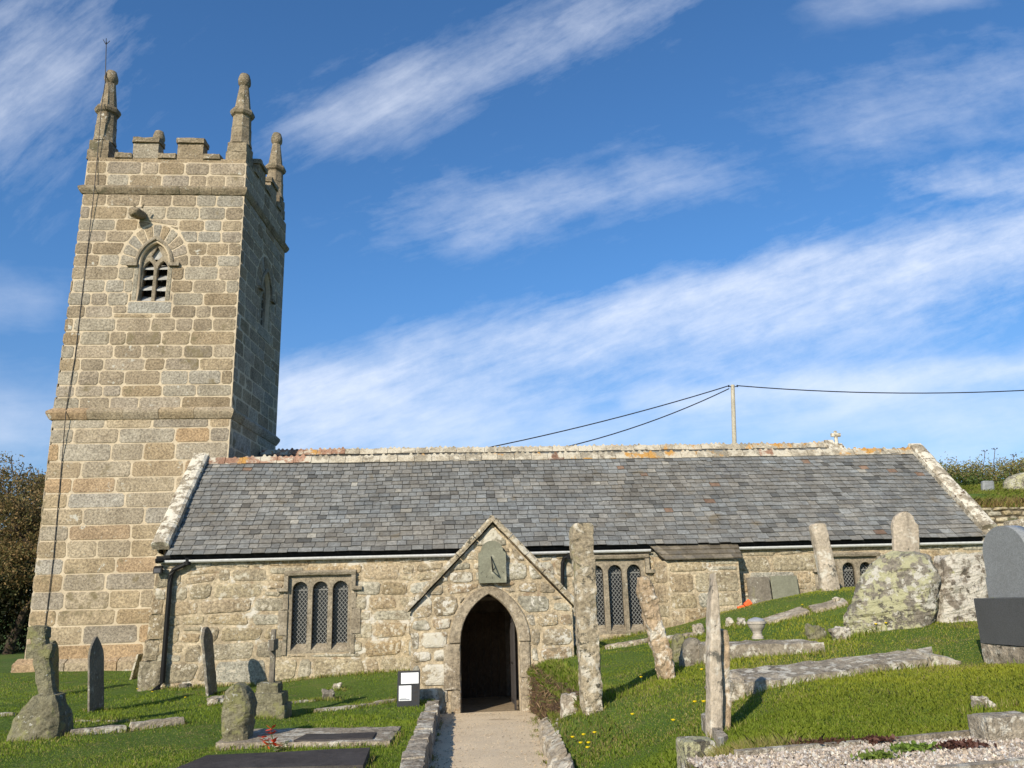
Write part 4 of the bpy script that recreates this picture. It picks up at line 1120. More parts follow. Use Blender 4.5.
mb = MB(); mb.tube([(cpx.x-.09, cpx.y-.03, cpx.z), (cpx.x+.06, cpx.y+.04, cpx.z+.02)], .05, 10); mb.bar((cpx.x, cpx.y, cpx.z), (cpx.x+.03, AY-.02, cpx.z+.03), .035)
tag(mb.build('gutter_sensor', M_BLACK, loc=cpx), 'small black sensor just under the left end of the gutter', 'sensor')

# two slate slabs leaning against the church wall
for nm, lab, (xa, xb, ya, yb), mat in (('leaning_slab', 'dark brown slate slab propped on the church wall beside the stair projection', (748, 771, 577, 608), M_DSLATE), ('leaning_slab', 'square grey-green slate slab propped on the church wall, right of the dark one', (772, 799, 575.5, 607), M_DIAL)):
    Yl = AY-.16; pa, pb_ = at(xa, yb, Yl), at(xb, ya, Yl); mb = MB()
    c = at((xa+xb)/2, (ya+yb)/2, Yl); hw = (at(xb, 590, Yl).x-at(xa, 590, Yl).x)/2; h = pb_.z-pa.z
    slab(mb, [(0, 0, 0, hw, .03), (h+.0, 0, 0, hw*.99, .03)], (c.x, Yl-.03, pa.z), 0, (R_(-6), 0), .004, 5, xa, .08, 20, 14, .12)
    tag(mb.build(nm, mat, loc=(c.x, Yl, pa.z)), lab, 'stone slab')
# flowers against the wall
fl2 = at(745, 607, 18.6); mb = MB()
tz = gz(fl2.x, fl2.y)
mb.tube([(fl2.x-.16, fl2.y, fl2.z-.05), (fl2.x-.02, fl2.y-.02, fl2.z+.0)], [.07, .05], 8); mb.tube([(fl2.x, fl2.y, fl2.z+.02), (fl2.x+.13, fl2.y, fl2.z+.10)], [.06, .085], 8)
tag(mb.build('flower_bunch', M_PLASTIC, loc=(fl2.x, fl2.y, tz)), 'bright orange bunch of flowers lying at the foot of the stair projection', 'flowers')
# ------------------------------------------------------------------ churchyard
EXCL = []          # plan quads that grass keeps out of
def pxslab(mb, rows, base, ht, seed=0.0, amp=.01, sc=6, n=28, sq=6.0, sink=.2, rz=0.0, k=1.0, step=.032, col=(1, 1, 1)):
    """frontal standing stone: rows (py, px left, px right) measured at the stone's own distance"""
    out = []
    for (py, xl, xr) in rows:
        a, b2 = at(xl, py, base.y), at(xr, py, base.y); c = (a+b2)/2
        out.append((c.z-base.z, c.x-base.x, 0, (b2.x-a.x)/2*k, (b2.x-a.x)/2*k*.95 if ht is None else ht))
    slab(mb, out, base, rz, (0, 0), amp, sc, seed, step, n, sq, sink, col)
def eastslab(mb, px, pyb, pyt, wpx, thick, prof, base=None, pxt=None, seed=0.0, amp=.006, depth=None, sc=6, leany=0.0, sq=8.0, k=1.0):
    """headstone whose broad face looks east-west: seen foreshortened from the camera; prof: (height fraction, width fraction)"""
    B = base or gat(px, pyb); T = at(pxt if pxt is not None else px, pyt, B.y); H = T.z-B.z
    s = abs(at(px+1, pyb, B.y).x-at(px, pyb, B.y).x)
    if depth is None: depth = max(.2, min(.75, (wpx*s-thick)/max(.12, abs(B.x)/B.y)))
    rows = [(f*H, (T.x-B.x)*f, leany*f*H, thick/2, depth/2*wf) for f, wf in prof]
    slab(mb, rows, B, 0, (0, 0), amp, sc, seed, .04, 24, sq, .25)
    return B
ROUND = [(0, 1), (.78, 1), (.86, .95), (.92, .80), (.97, .55), (1, .2)]
POINT = [(0, 1), (.72, 1), (.80, .94), (.88, .70), (.95, .38), (1, .10)]
FLAT = [(0, 1), (.97, 1), (1, .96)]
def put(mb, name, mat, label, cat, loc, group=None, smooth=False):
    return tag(mb.build(name, mat, loc=loc, smooth=smooth), label, cat, group)

# --- left side
B = gat(30, 741); t_ = thing('stone_cross', 'squat mossy stone cross on a rough tapered granite base, far left', 'stone cross', B)
mb = MB(); T = at(42, 695, B.y+.25); H = T.z-B.z
slab(mb, [(0, 0, .30, .36, .36), (H*.5, .02, .31, .29, .29), (H*.9, .035, .32, .20, .20), (H, .04, .32, .17, .17)], B, 0, (0, 0), .04, 4, 2.2, .05, 24, 7)
mb.build('base', M_CROSS, t_, smooth=False)
mb = MB(); c0 = B+Vector((.04, .32, H-.03)); T2 = at(38.5, 626, c0.y); h2 = T2.z-c0.z
sl = T2.x-c0.x
slab(mb, [(0, 0, 0, .115, .10), (h2*.98, sl, 0, .10, .09), (h2, sl, 0, .09, .08)], c0, 0, (0, 0), .018, 7, 4.2, .04, 16, 6)
for sy in (1,):
    zc = h2*.63
    quadblock(mb, [(c0.x-.21+sl*.6, c0.y-.095), (c0.x+.16+sl*.6, c0.y-.095), (c0.x+.16+sl*.6, c0.y+.10), (c0.x-.21+sl*.6, c0.y+.10)], c0.z+zc-.085, c0.z+zc+.115, (8, 4, 4), .02, 6, (1, 1, 1), 2, 0, .02)
quadblock(mb, [(c0.x-.15+sl*.9, c0.y-.10), (c0.x+.13+sl*.9, c0.y-.10), (c0.x+.13+sl*.9, c0.y+.11), (c0.x-.15+sl*.9, c0.y+.11)], c0.z+h2*.83, c0.z+h2*1.0, (6, 4, 4), .025, 6, (1, 1, 1), 5, 0, .03)
mb.build('cross', M_CROSS, t_)
mb = MB(); b_ = gat(55, 697); eastslab(mb, 53, 697, 641, 13, .08, ROUND, seed=3.1); put(mb, 'headstone', M_CROSS, 'mossy round-topped headstone standing right behind the stone cross', 'headstone', b_)
mb = MB(); b_ = eastslab(mb, 96, 711, 637, 17, .045, POINT, seed=7.7, amp=.004); put(mb, 'headstone', M_DSLATE, 'dark slate headstone with a pointed head, upright in front of the tower', 'headstone', b_)
mb = MB(); b_ = eastslab(mb, 133, 679, 654, 14, .06, FLAT, pxt=140, seed=9.1, depth=.35); put(mb, 'headstone', M_SHAFT, 'little stub of stone leaning right by the church corner', 'headstone', b_)
mb = MB(); b_ = eastslab(mb, 212, 697, 627, 17, .07, ROUND, base=at(212, 697, 18.15), pxt=206, seed=12.4, depth=.68, amp=.012); put(mb, 'headstone', M_DSLATE, 'tall weathered slate headstone leaning left in front of the church wall', 'headstone', b_)
def kerb(name, label, cat, pts, wdt, h, mat, group=None, seed=0.0, amp=.02, sink=.12, tilt=0.0, seg=.55, dx=0.0):
    """row of rough stones along ground points seen at the given pixels (front edge)"""
    mb = MB(); P = [gat(*p) for p in pts]; k = 0
    for a, b2 in zip(P, P[1:]):
        d = (b2-a); d.z = 0; L = d.length; d.normalize(); nrm = Vector((-d.y, d.x, 0))
        if nrm.y < 0: nrm = -nrm
        n = max(1, int(L/seg))
        for i in range(n):
            p, q = a+(b2-a)*(i/n)+d*.008, a+(b2-a)*((i+1)/n)-d*.008; hh = h*rng.uniform(.85, 1.15); ww = wdt*rng.uniform(.9, 1.1)
            qd = [(p.x, p.y), (q.x, q.y), (q.x+nrm.x*ww, q.y+nrm.y*ww), (p.x+nrm.x*ww, p.y+nrm.y*ww)]
            if area(qd) < 0: qd = [qd[1], qd[0], qd[3], qd[2]]
            g = [gz(x, y) for x, y in qd]; top = max(g[0], g[1])+hh
            g1 = [gz(*qd[0])+hh, gz(*qd[1])+hh, max(gz(*qd[2]), gz(*qd[1]))+hh*.9, max(gz(*qd[3]), gz(*qd[0]))+hh*.9]
            quadblock(mb, qd, [v-sink for v in g], g1, (max(4, int(L/n/.09)), 3, 4), amp, 7, (1, 1, 1), seed+k, .04, .015); k += 1
        EXCL.append([(a.x, a.y), (b2.x, b2.y), (b2.x+nrm.x*wdt, b2.y+nrm.y*wdt), (a.x+nrm.x*wdt, a.y+nrm.y*wdt)])
    return put(mb, name, mat, label, cat, P[0], group)
kerb('grave_kerb', 'low lichened kerb running right from the foot of the stone cross', 'grave kerb', [(68, 737), (186, 725)], .22, .10, M_KERB, seed=3)
kerb('grave_kerb', 'thin kerb stone at the left edge behind the stone cross', 'grave kerb', [(-12, 718), (14, 716)], .2, .06, M_KERB, seed=5)
kerb('grave_kerb', 'sunken kerb line in the grass below the notice board', 'grave kerb', [(312, 713), (360, 708), (398, 701)], .20, .05, M_KERB, seed=7)
kerb('grave_kerb', 'faint flush kerb in the grass right of the slender cross steps', 'grave kerb', [(288, 704), (318, 701)], .15, .03, M_KERB, seed=9)
kerb('grave_kerb', 'narrow sunken kerb in the lawn behind the long grave kerb at left', 'grave kerb', [(72, 722), (135, 722)], .12, .02, M_KERB, seed=10)
# slender cross on three steps
B = gat(264, 719); t_ = thing('stone_cross', 'slender dark cross on three square granite steps below the left window', 'stone cross', B)
z = B.z-.1; stp = [(.33, at(264, 706, B.y).z), (.27, at(264, 694, B.y).z), (.19, at(264, 684, B.y).z)]
cyy = B.y+.33
for k, (r, zt_) in enumerate(stp):
    mb = MB(); quadblock(mb, [(B.x-r, cyy-r), (B.x+r, cyy-r), (B.x+r, cyy+r), (B.x-r, cyy+r)], z, zt_, (7, 7, 3), .018, 6, (1, 1, 1), k*4, .02, .02); mb.build('step', M_CROSS, t_); z = zt_-.005
mb = MB(); c0 = Vector((B.x+.03, cyy, z-.02)); T = at(267, 630, cyy); h2 = T.z-c0.z
slab(mb, [(0, 0, 0, .045, .055), (h2, .0, 0, .04, .045)], c0, 0, (0, 0), .005, 6, 1.2, .05, 12, 8, .03)
mb.box(c0.x-.045, c0.x+.045, c0.y-.20, c0.y+.20, c0.z+h2*.62, c0.z+h2*.82); mb.build('cross', M_DSLATE, t_)
# squat granite stone on its kerbed slab
zk = gz(*gat(300, 742).xy)+.07
c4 = [atz(214, 743, zk), atz(392, 741, zk), atz(402, 726, zk), atz(236, 729, zk)]
t_ = thing('kerbed_grave', 'pale kerbed grave with a dark slate panel, squat stone at its head', 'grave', (c4[0].x, c4[0].y, zk-.07))
mb = MB(); quadblock(mb, [(p.x, p.y) for p in c4], zk-.25, zk, (22, 8, 2), .015, 5, (1, 1, 1), 3, 0, .02); mb.build('kerb', M_KERB, t_)
EXCL.append([(p.x, p.y) for p in c4])
mb = MB(); d4 = [atz(292, 741, zk+.01), atz(374, 738.5, zk+.01), atz(378, 732.5, zk+.01), atz(305, 734.5, zk+.01)]; quadblock(mb, [(p.x, p.y) for p in d4], zk-.02, zk+.022, (6, 3, 1), .003, 5); mb.build('slate_panel', M_DLEDG, t_)
b_ = atz(239, 738, zk); mb = MB()
pxslab(mb, [(738, 226, 251), (715, 224, 254), (700, 225, 254), (690, 228, 251), (686, 231, 247), (684, 235, 242)], b_, .24, 5.5, .03, 4, 22, 4.5, .05)
put(mb, 'headstone', M_CROSS, 'squat rounded granite stone with yellow lichen on the kerbed grave', 'headstone', b_)
# dark ledger in front
zk = gz(*gat(270, 762).xy)+.14
c4 = [atz(172, 769, zk), atz(364, 765, zk), atz(371, 747, zk), atz(206, 755, zk)]
g_ = thing('ledger_tomb', 'low tomb with a smooth dark slate lid at the bottom left of the lawn', 'tomb', (c4[0].x, c4[0].y, zk-.14))
c4b = [(p.x*.985, p.y+.02) for p in c4[:2]]+[(p.x, p.y-.02) for p in c4[2:]]
mb = MB(); quadblock(mb, c4b, zk-.5, zk-.06, (18, 5, 3), .02, 6, (1, 1, 1), 7); mb.build('rough_base', M_KERB, g_)
mb = MB(); quadblock(mb, [(p.x, p.y) for p in c4], zk-.055, zk, (18, 5, 1), .004, 4, (1, 1, 1), 2, 0, .01); mb.build('lid', M_DLEDG, g_); EXCL.append([(p.x, p.y) for p in c4])
# red gladioli
def bouquet(name, label, pts, cat, base, mats=(None, None)):
    t_ = thing(name, label, cat, base); st_, pe, wh = MB(), MB(), MB()
    for k, (px, py, kind) in enumerate(pts):
        p = at(px, py, base.y+rng.uniform(-.04, .04)); st_.tube([base+Vector((rng.uniform(-.03, .03), 0, 0)), (Vector(base)+p)/2+Vector((rng.uniform(-.02, .02), 0, .02)), p], [.005, .004, .003], 5)
        tgt = pe if kind == 'r' else wh
        for a in range(6):
            an = a*math.pi/3+rng.random(); dr = Vector((math.cos(an), math.sin(an)*.6-.5, rng.uniform(-.3, .7))).normalized(); sd_ = dr.cross(Vector((.2, .3, 1))).normalized(); r = rng.uniform(.05, .08)
            tgt.add([p, p+dr*r*.6+sd_*r*.4, p+dr*r*1.1, p+dr*r*.6-sd_*r*.4], [(0, 1, 2, 3)])
    st_.build('stems', M_STEM, t_); pe.build('red_blooms', M_PETR, t_)
    if wh.v: wh.build('cream_blooms', M_PETW, t_)
bb = gat(277, 752); bouquet('flower_bunch', 'bunch of orange-red and cream flowers beside the squat stone', [(264, 741, 'r'), (267, 745, 'r'), (271, 734, 'r'), (272, 740, 'r'), (273, 744, 'r'), (276, 746, 'r'), (262, 737, 'r'), (271, 729, 'r'), (280, 745, 'w'), (283, 748, 'w'), (279, 750, 'w'), (284, 744, 'w')], 'flowers', bb)
# notice board
b_ = gat(409, 707); Yb = b_.y
t_ = thing('notice_board', 'dark notice box with two white sheets, left of the porch door', 'notice board', b_)
xa, xb = at(397.5, 690, Yb).x, at(420, 690, Yb).x; zt_ = at(409, 671.5, Yb).z
mb = MB(); mb.hexa([(xa, Yb), (xb, Yb), (xb, Yb+.16), (xa, Yb+.16)], [b_.z-.1]*4, [zt_]*4)
mb.v = [(x-(zt_-z_)*.02, y+(z_-b_.z)*.06, z_) for x, y, z_ in mb.v]; mb.build('box', M_BOARD, t_)
for nm, (x0, x1, y0, y1) in (('paper', (401, 418.5, 672.5, 684)), ('paper', (398.8, 411.3, 685.5, 701))):
    p0, p1 = at(x0, y1, Yb), at(x1, y0, Yb); mb = MB()
    def yf(z_): return Yb+(z_-b_.z)*.06-.012
    mb.add([(p0.x, yf(p0.z), p0.z), (p1.x, yf(p0.z), p0.z), (p1.x, yf(p1.z), p1.z), (p0.x, yf(p1.z), p1.z), (p0.x, yf(p0.z)+.006, p0.z), (p1.x, yf(p0.z)+.006, p0.z), (p1.x, yf(p1.z)+.006, p1.z), (p0.x, yf(p1.z)+.006, p1.z)],
           [(0, 1, 2, 3), (7, 6, 5, 4), (0, 4, 5, 1), (1, 5, 6, 2), (2, 6, 7, 3), (3, 7, 4, 0)]); pa = mb.build(nm, M_PAPER, t_)
    ln = MB(); nl = 7
    for k in range(nl):
        z_ = p1.z-(p1.z-p0.z)*(k+1.2)/(nl+1.5); xe = p1.x-.03-rng.uniform(0, .06)
        ln.add([(p0.x+.025, yf(z_)-.003, z_), (xe, yf(z_)-.003, z_), (xe, yf(z_)-.003, z_+.005), (p0.x+.025, yf(z_)-.003, z_+.005)], [(0, 1, 2, 3)])
    if nm == 'paper' and y0 > 680: ln.add([(p0.x+.01, yf(p0.z)-.003, p0.z+.012), (p1.x-.03, yf(p0.z)-.003, p0.z+.012), (p1.x-.03, yf(p0.z)-.003, p0.z+.035), (p0.x+.01, yf(p0.z)-.003, p0.z+.035)], [(0, 1, 2, 3)])
    ln.build('faint_print', M_INK, pa)
mb = MB()
for k in range(4):
    p = at(415.5, 688+k*4.2, Yb); mb.box(p.x-.02, p.x+.03, Yb-.004+(p.z-b_.z)*.06, Yb+.03, p.z-.012, p.z+.012)
mb.build('leaflet_rack', M_IRON, t_)
# path kerb and retaining wall
mb = MB(); y = 5.0; k = 0
while y < 16.0:
    L = rng.uniform(.8, 1.6); e = min(y+L, 16.05); o = rng.uniform(-.02, .02)
    h0, h1 = [.30+.0*yy for yy in (y, e)]
    x = [pathL(v) for v in (y, e)]
    quadblock(mb, [(x[0]-.24+o, y+.01), (x[0]+o, y+.01), (x[1]+o, e-.01), (x[1]-.24+o, e-.01)], [pathz(y)-.2]*2+[pathz(e)-.2]*2, [pathz(y)+.28]*2+[pathz(e)+.28]*2, (5, 16, 5), .022, 5, (1, 1, 1), k, .04, .02); y = e; k += 1
EXCL.append([(pathL(5)-.26, 5), (pathL(5)+.02, 5), (pathL(16)+.02, 16.1), (pathL(16)-.26, 16.1)])
put(mb, 'path_kerb', M_KERB, 'low granite kerb wall along the left side of the path', 'kerb wall', (pathL(10), 10, pathz(10)))
mb = MB(); y = 5.0; k = 0
while y < 13.35:
    L = rng.uniform(.45, .85); e = min(y+L, 13.4); o = rng.uniform(-.03, .03)
    x = [pathR(v) for v in (y, e)]; zt0 = pathz(y)+min(.27, max(.20, gz(x[0]+.30, y)-pathz(y)+.02)); zt1 = pathz(e)+min(.27, max(.20, gz(x[1]+.30, e)-pathz(e)+.02)); cc = rng.uniform(.17, .22)+.05*max(0, y-10)
    quadblock(mb, [(x[0]+o, y+.01), (x[0]+cc, y+.01), (x[1]+cc, e-.01), (x[1]+o, e-.01)], [pathz(y)-.2]*2+[pathz(e)-.2]*2, [zt0-.10, zt0+.0, zt1+.0, zt1-.10], (8, 12, 8), .045, 5.5, (1, 1, 1), k*2.3, .08, .04); y = e; k += 1
EXCL.append([(pathR(5)-.05, 5), (pathR(5)+.17, 5), (pathR(13.4)+.22, 13.4), (pathR(13.4)-.05, 13.4)])
put(mb, 'retaining_wall', M_RETAIN, 'rough whitish retaining wall along the right side of the path', 'retaining wall', (pathR(10), 10, pathz(10)))
# earth bank between wall and porch
mb = MB()
ya, yb = 10.7, 16.38
quadblock(mb, [(bankx(ya)-.06, ya), (bankx(ya)+.34, ya), (bankx(yb)+.34, yb), (bankx(yb)-.10, yb)], [pathz(ya)-.1]*2+[.1]*2, [gz(bankx(ya)+.25, ya)-.10]*2+[gz(bankx(yb)+.3, yb)-.10]*2, (10, 50, 14), .07, 6, (1, 1, 1), 3, .12, .08)
tag(mb.build('earth_bank', M_EARTH, loc=(pathR(15), 15, .2)), kind='structure')
b_ = gat(571, 708); mb = MB(); p0, p1 = at(562, 709, 11.9), at(581, 694.5, 11.9)
quadblock(mb, [(p0.x, 11.9), (p1.x, 11.9), (p1.x, 12.2), (p0.x, 12.2)], p0.z-.15, p1.z, (6, 5, 5), .03, 6, (1, 1, 1), 3, .05, .03)
put(mb, 'stone_block', M_KERB, 'squared granite block beside the foot of the tall standing shaft', 'stone block', (p0.x, 11.9, p0.z))

# --- right side standing stones
b_ = gat(590, 711); mb = MB()
pxslab(mb, [(712, 583, 601.5), (690, 580, 601), (640, 577, 598), (600, 575, 596), (562, 573, 594.5), (556, 571, 594), (535, 570, 593), (527, 570.5, 592), (524, 573, 590)], b_, .13, 2.5, .02, 6, 20, 7)
put(mb, 'standing_shaft', M_SHAFT, 'tall lichened granite shaft standing right of the path, taller than its neighbours', 'standing stone', b_)
b_ = gat(664, 679); mb = MB()
pxslab(mb, [(680, 661, 675), (650, 652.5, 669), (620, 645, 661), (600, 640.5, 656), (586, 636.5, 652), (580, 638, 648), (577.5, 640, 644)], b_, .16, 6.5, .03, 8, 28, 5)
put(mb, 'headstone', M_TSLATE, 'tan flaking headstone leaning left in front of the right window', 'headstone', b_)
b_ = gat(678, 661); mb = MB(); pxslab(mb, [(661, 671, 685), (645, 672, 685), (637, 673, 684), (634, 676, 681)], b_, .12, 4.2, .02, 8, 16, 4); put(mb, 'grave_marker', M_CROSS, 'small pale mossy marker stone left of the dark domed stone', 'grave marker', b_)
b_ = gat(694, 665); mb = MB(); pxslab(mb, [(666, 680.5, 707), (652, 681, 705), (644, 684, 702), (640, 687, 698), (638, 690, 695)], b_, .16, 8.2, .02, 6, 20, 4); put(mb, 'grave_marker', M_DSLATE, 'dark domed stone low in the grass behind the thin twin slabs', 'grave marker', b_)
# twin thin slabs
t_b = gat(713, 738)
mb = MB(); pxslab(mb, [(741, 707.5, 721), (700, 707.5, 720), (650, 707.5, 719), (612, 708, 718), (596, 709.5, 717), (585, 710.5, 715), (574, 712, 713)], t_b, .07, 15.2, .007, 6, 28, 9)
put(mb, 'headstone', M_PSLATE, 'tall thin pale slab with a splintered pointed top, front of the pair', 'headstone', t_b)
bb = Vector((t_b.x, t_b.y+.10, t_b.z))
mb = MB(); pxslab(mb, [(742, 717, 728.5), (690, 717, 728), (655, 716.5, 727.5), (636, 716.5, 726.5), (630, 718, 725)], bb, .08, 18.2, .010, 6, 28, 8)
put(mb, 'headstone', M_TSLATE, 'shorter rough slab tight against the right of the tall pale pointed one', 'headstone', Vector((at(725, 740, bb.y).x, bb.y, bb.z)))
mb = MB(); z0 = t_b.z+.07; q = [atz(701, 716, z0), atz(705, 714, z0), atz(729, 738, z0), atz(719, 742, z0)]
q = [q[0], q[3], q[2], q[1]]
quadblock(mb, [(p.x, p.y) for p in q], z0-.2, z0+.02, (4, 8, 2), .01, 6); put(mb, 'foot_slab', M_KERB, 'flat stone foot in the grass at the base of the tall pale slab', 'foot stone', q[0])
# granite post
b_ = at(696, 768, 5.9); b_.z = gz(b_.x, 5.9); mb = MB()
pxslab(mb, [(775, 680, 711), (755, 680, 712), (742, 679, 711), (739, 680, 710)], b_, .12, 3.3, .012, 8, 20, 8); put(mb, 'grave_post', M_BOULD, 'short square granite post at the bottom edge with a flat grey top', 'granite post', b_)
# kerbs up the slope
kerb('grave_kerb', 'low lichened kerb between the tall shaft and the leaning tan headstone', 'grave kerb', [(603, 650), (655, 642), (700, 636)], .18, .08, M_KERB, seed=21)
kerb('grave_kerb', 'long pale kerb running up the slope right of the urn', 'grave kerb', [(768, 625), (812, 614), (850, 605)], .34, .07, M_RETAIN, seed=23, seg=2.2)
# kerbed tomb with urn
f0, f1 = gat(727, 660), gat(828, 653); zt_ = at(775, 643, f0.y).z
mb = MB(); f0 = f0-Vector((.35, 0, 0))
quadblock(mb, [(f0.x, f0.y), (f1.x, f1.y), (f1.x+.05, f1.y+.75), (f0.x, f0.y+.75)], min(f0.z, f1.z)-.3, [zt_-.0, zt_+.07, zt_+.09, zt_+.02], (22, 8, 5), .022, 6, (1, 1, 1), 9, .03, .02)
TOMB = (f0, f1, zt_); EXCL.append([(f0.x, f0.y), (f1.x, f1.y), (f1.x, f1.y+.75), (f0.x, f0.y+.75)])
put(mb, 'kerb_tomb', M_LEDGER, 'low flat-topped tomb that carries the pale stone urn', 'tomb', f0)
ub = Vector((at(758, 640, f0.y+.35).x, f0.y+.35, zt_+.045)); ut = at(757, 617, ub.y).z-ub.z
t_ = thing('stone_urn', 'pale stone urn with a lidded rim standing on the low tomb', 'urn', ub)
k = ut/.42; mb = MB(); mb.lathe(ub, [(.115*k, 0), (.115*k, .04*k), (.095*k, .06*k), (.085*k, .10*k), (.10*k, .15*k), (.15*k, .22*k), (.175*k, .28*k), (.19*k, .29*k), (.19*k, .335*k), (.165*k, .34*k)], 24); mb.build('bowl', M_URN, t_, smooth=False)
mb = MB(); mb.lathe(ub, [(.165*k, .341*k), (.165*k, .365*k), (.12*k, .39*k), (.03*k, .415*k)], 20); mb.build('lid', M_LEAD2, t_)
# long ledger
a, b2 = gat(742, 699), gat(962, 665); zl = at(800, 681, a.y).z; c_, d_ = at(925, 656, b2.y+.75), a+Vector((-.05, .62, 0))
mb = MB()
g = lambda p: gz(p[0], p[1])
qd = [(a.x, a.y), (b2.x-.35, b2.y-.02), (c_.x, b2.y+.48), (d_.x, d_.y)]
quadblock(mb, qd, [min(g(p) for p in qd)-.3]*4, [a.z+.14, b2.z+.08, b2.z+.17, a.z+.22], (30, 9, 5), .028, 5, (1, 1, 1), 13, .03, .02)
quadblock(mb, [(b2.x-.34, b2.y), (b2.x+.03, b2.y+.05), (b2.x+.0, b2.y+.2), (b2.x-.34, b2.y+.5)], b2.z-.3, [b2.z+.12, b2.z+.05, b2.z+.05, b2.z+.17], (5, 4, 4), .02, 6, (1, 1, 1), 14)
EXCL.append(qd); put(mb, 'ledger_tomb', M_LEDGER, 'long rough tilted ledger stone in the middle of the right lawn', 'tomb', a)
b_ = Vector((a.x-.12, a.y+.28, a.z)); mb = MB(); rock(mb, (b_.x+.05, b_.y, b_.z+.06), (.16, .3, .18), .35, 4.4); put(mb, 'broken_stone', M_RETAIN, 'broken whitish corner stone at the left end of the long ledger', 'stone', b_)
# leaning slab by the third window
Yq = 17.4; b_ = at(829, 600, Yq); b_.z = min(b_.z, gz(b_.x, Yq)+.02); mb = MB()
pxslab(mb, [(600, 822, 841), (575, 819, 836), (550, 814.5, 830.5), (532, 811, 826), (526, 810, 825), (524, 812, 823)], b_, .12, 7.9, .012, 6, 20, 6); put(mb, 'headstone', M_PSLATE, 'pale streaked headstone leaning left beside the third church window', 'headstone', b_)
# headstone behind boulder
Yq = 13.6; b_ = at(907, 590, Yq); b_.z = gz(b_.x, Yq); mb = MB()
pxslab(mb, [(640, 896, 925), (600, 894, 922), (560, 893, 919), (536, 892.5, 918.5), (526, 892, 917.5), (523, 892.5, 914.5), (517, 894, 912.5), (513.5, 898, 908), (512, 901, 905)], b_, .06, 4.7, .010, 8, 20, 7); put(mb, 'headstone', M_PSLATE, 'pale headstone with a rounded head rising behind the big boulder', 'headstone', b_)
# boulder
b_ = gat(884, 629); mb = MB()
pxslab(mb, [(630, 840, 931), (612, 840, 936), (595, 846, 938), (582, 852, 938), (572, 858, 934), (564, 864, 929), (557, 873, 921), (553, 884, 911)], Vector((b_.x, b_.y+.40, b_.z)), None, 9.3, .055, 3, 32, 10, .3, R_(-31), .79)
put(mb, 'boulder', M_BOULD, 'big rounded granite boulder patched with yellow lichen on the slope', 'boulder', b_)
b_ = gat(960, 621); mb = MB()
pxslab(mb, [(622, 938, 984), (600, 937, 985), (575, 938, 986), (560, 939, 984), (555, 942, 980)], b_, .16, 11.3, .03, 5, 22, 8); put(mb, 'headstone', M_WLICH, 'square block of stone crusted with white lichen beside the boulder', 'headstone', b_)
# modern granite headstone
def rr(px, py=590): d = ray(px, py); return d.x/d.y
Yf = 9.0; Xp = rr(976, 620)*Yf
plx = (Xp, Xp+.30); ply = (Yf-1.0, Yf)
zpl1 = at(978, 598, Yf).z; zpl0 = at(984, 643, Yf).z; zb0 = gz(Xp, Yf-.3)-.25
t_ = thing('granite_headstone', 'modern grey granite headstone on a dark polished plinth at the right edge', 'headstone', (Xp+.15, Yf-.5, gz(Xp, Yf-.5)))
mb = MB(); quadblock(mb, [(plx[0]-.0, ply[0]-.05), (plx[1]+.05, ply[0]-.05), (plx[1]+.05, ply[1]+.0), (plx[0]-.0, ply[1]+.0)], zb0, zpl0+.0, (6, 12, 5), .018, 8, (1, 1, 1), 3); mb.build('rough_base', M_KERB, t_)
mb = MB(); quadblock(mb, [(plx[0], ply[0]), (plx[1], ply[0]), (plx[1], ply[1]), (plx[0], ply[1])], zpl0+.003, zpl1, (3, 4, 2), .0, 8, (1, 1, 1), 3, .0, .012); mb.build('plinth', M_PLINTH, t_)
Yf2 = Yf-.13; Xh = Xp+.10; Yn2 = Yf2-.76
zt_ = at(1002, 526, (Yf2+Yn2)/2).z
H = zt_-zpl1; cy = (Yf2+Yn2)/2; hw = (Yf2-Yn2)/2
prof = [(-hw, 0), (hw, 0), (hw, H*.28), (hw*.93, H*.30), (hw*.93, H*.62)]+[(hw*.93*math.cos(a), H*.62+H*.38*math.sin(a)) for a in np.linspace(.12, math.pi-.12, 18)]+[(-hw*.93, H*.62), (-hw*.93, H*.30), (-hw, H*.28)]
plate('tablet', [prof], lambda u, v, d: (Xh-d, cy+u, zpl1+.002+v), .16, M_POLISH, t_)
# gravel grave bottom right
zk = gz(*at(900, 750, 5.6).xy)+.06; GRZ = zk
q = [atz(735, 752.5, zk), atz(990, 730.5, zk), atz(1040, 757, zk), atz(905, 775, zk), atz(700, 800, zk)]
t_ = thing('gravel_grave', 'grave filled with pinkish gravel inside thin grey kerbs, bottom right', 'grave', (q[0].x, q[0].y, zk-.06))
mbk = MB()
def kbar(p, r, w_=.055):
    d = Vector((r.x-p.x, r.y-p.y, 0)).normalized(); nn = Vector((-d.y, d.x, 0))*w_/2
    quadblock(mbk, [(p.x-nn.x, p.y-nn.y), (p.x+nn.x, p.y+nn.y), (r.x+nn.x, r.y+nn.y), (r.x-nn.x, r.y-nn.y)][::-1], zk-.25, zk+.012, (2, 14, 2), .004, 6, (1, 1, 1), p.x, 0, .008)
q5 = atz(1060, 775, zk)
kbar(q[0], q[1]); kbar(atz(940, 769, zk), atz(1065, 755, zk), .07)
mbk.build('kerb', M_KERB, t_)
gb = MB(); bed = [(q[0].x-.3, q[0].y-.95), (q[1].x+.25, q[1].y-.95), (q[1].x+.25, q[1].y-.03), (q[0].x-.3, q[0].y-.03)]
gb.add([(x, y, zk-.03) for x, y in bed], [(0, 1, 2, 3)]); gb.build('bed', M_GRBED, t_); EXCL.append(bed)
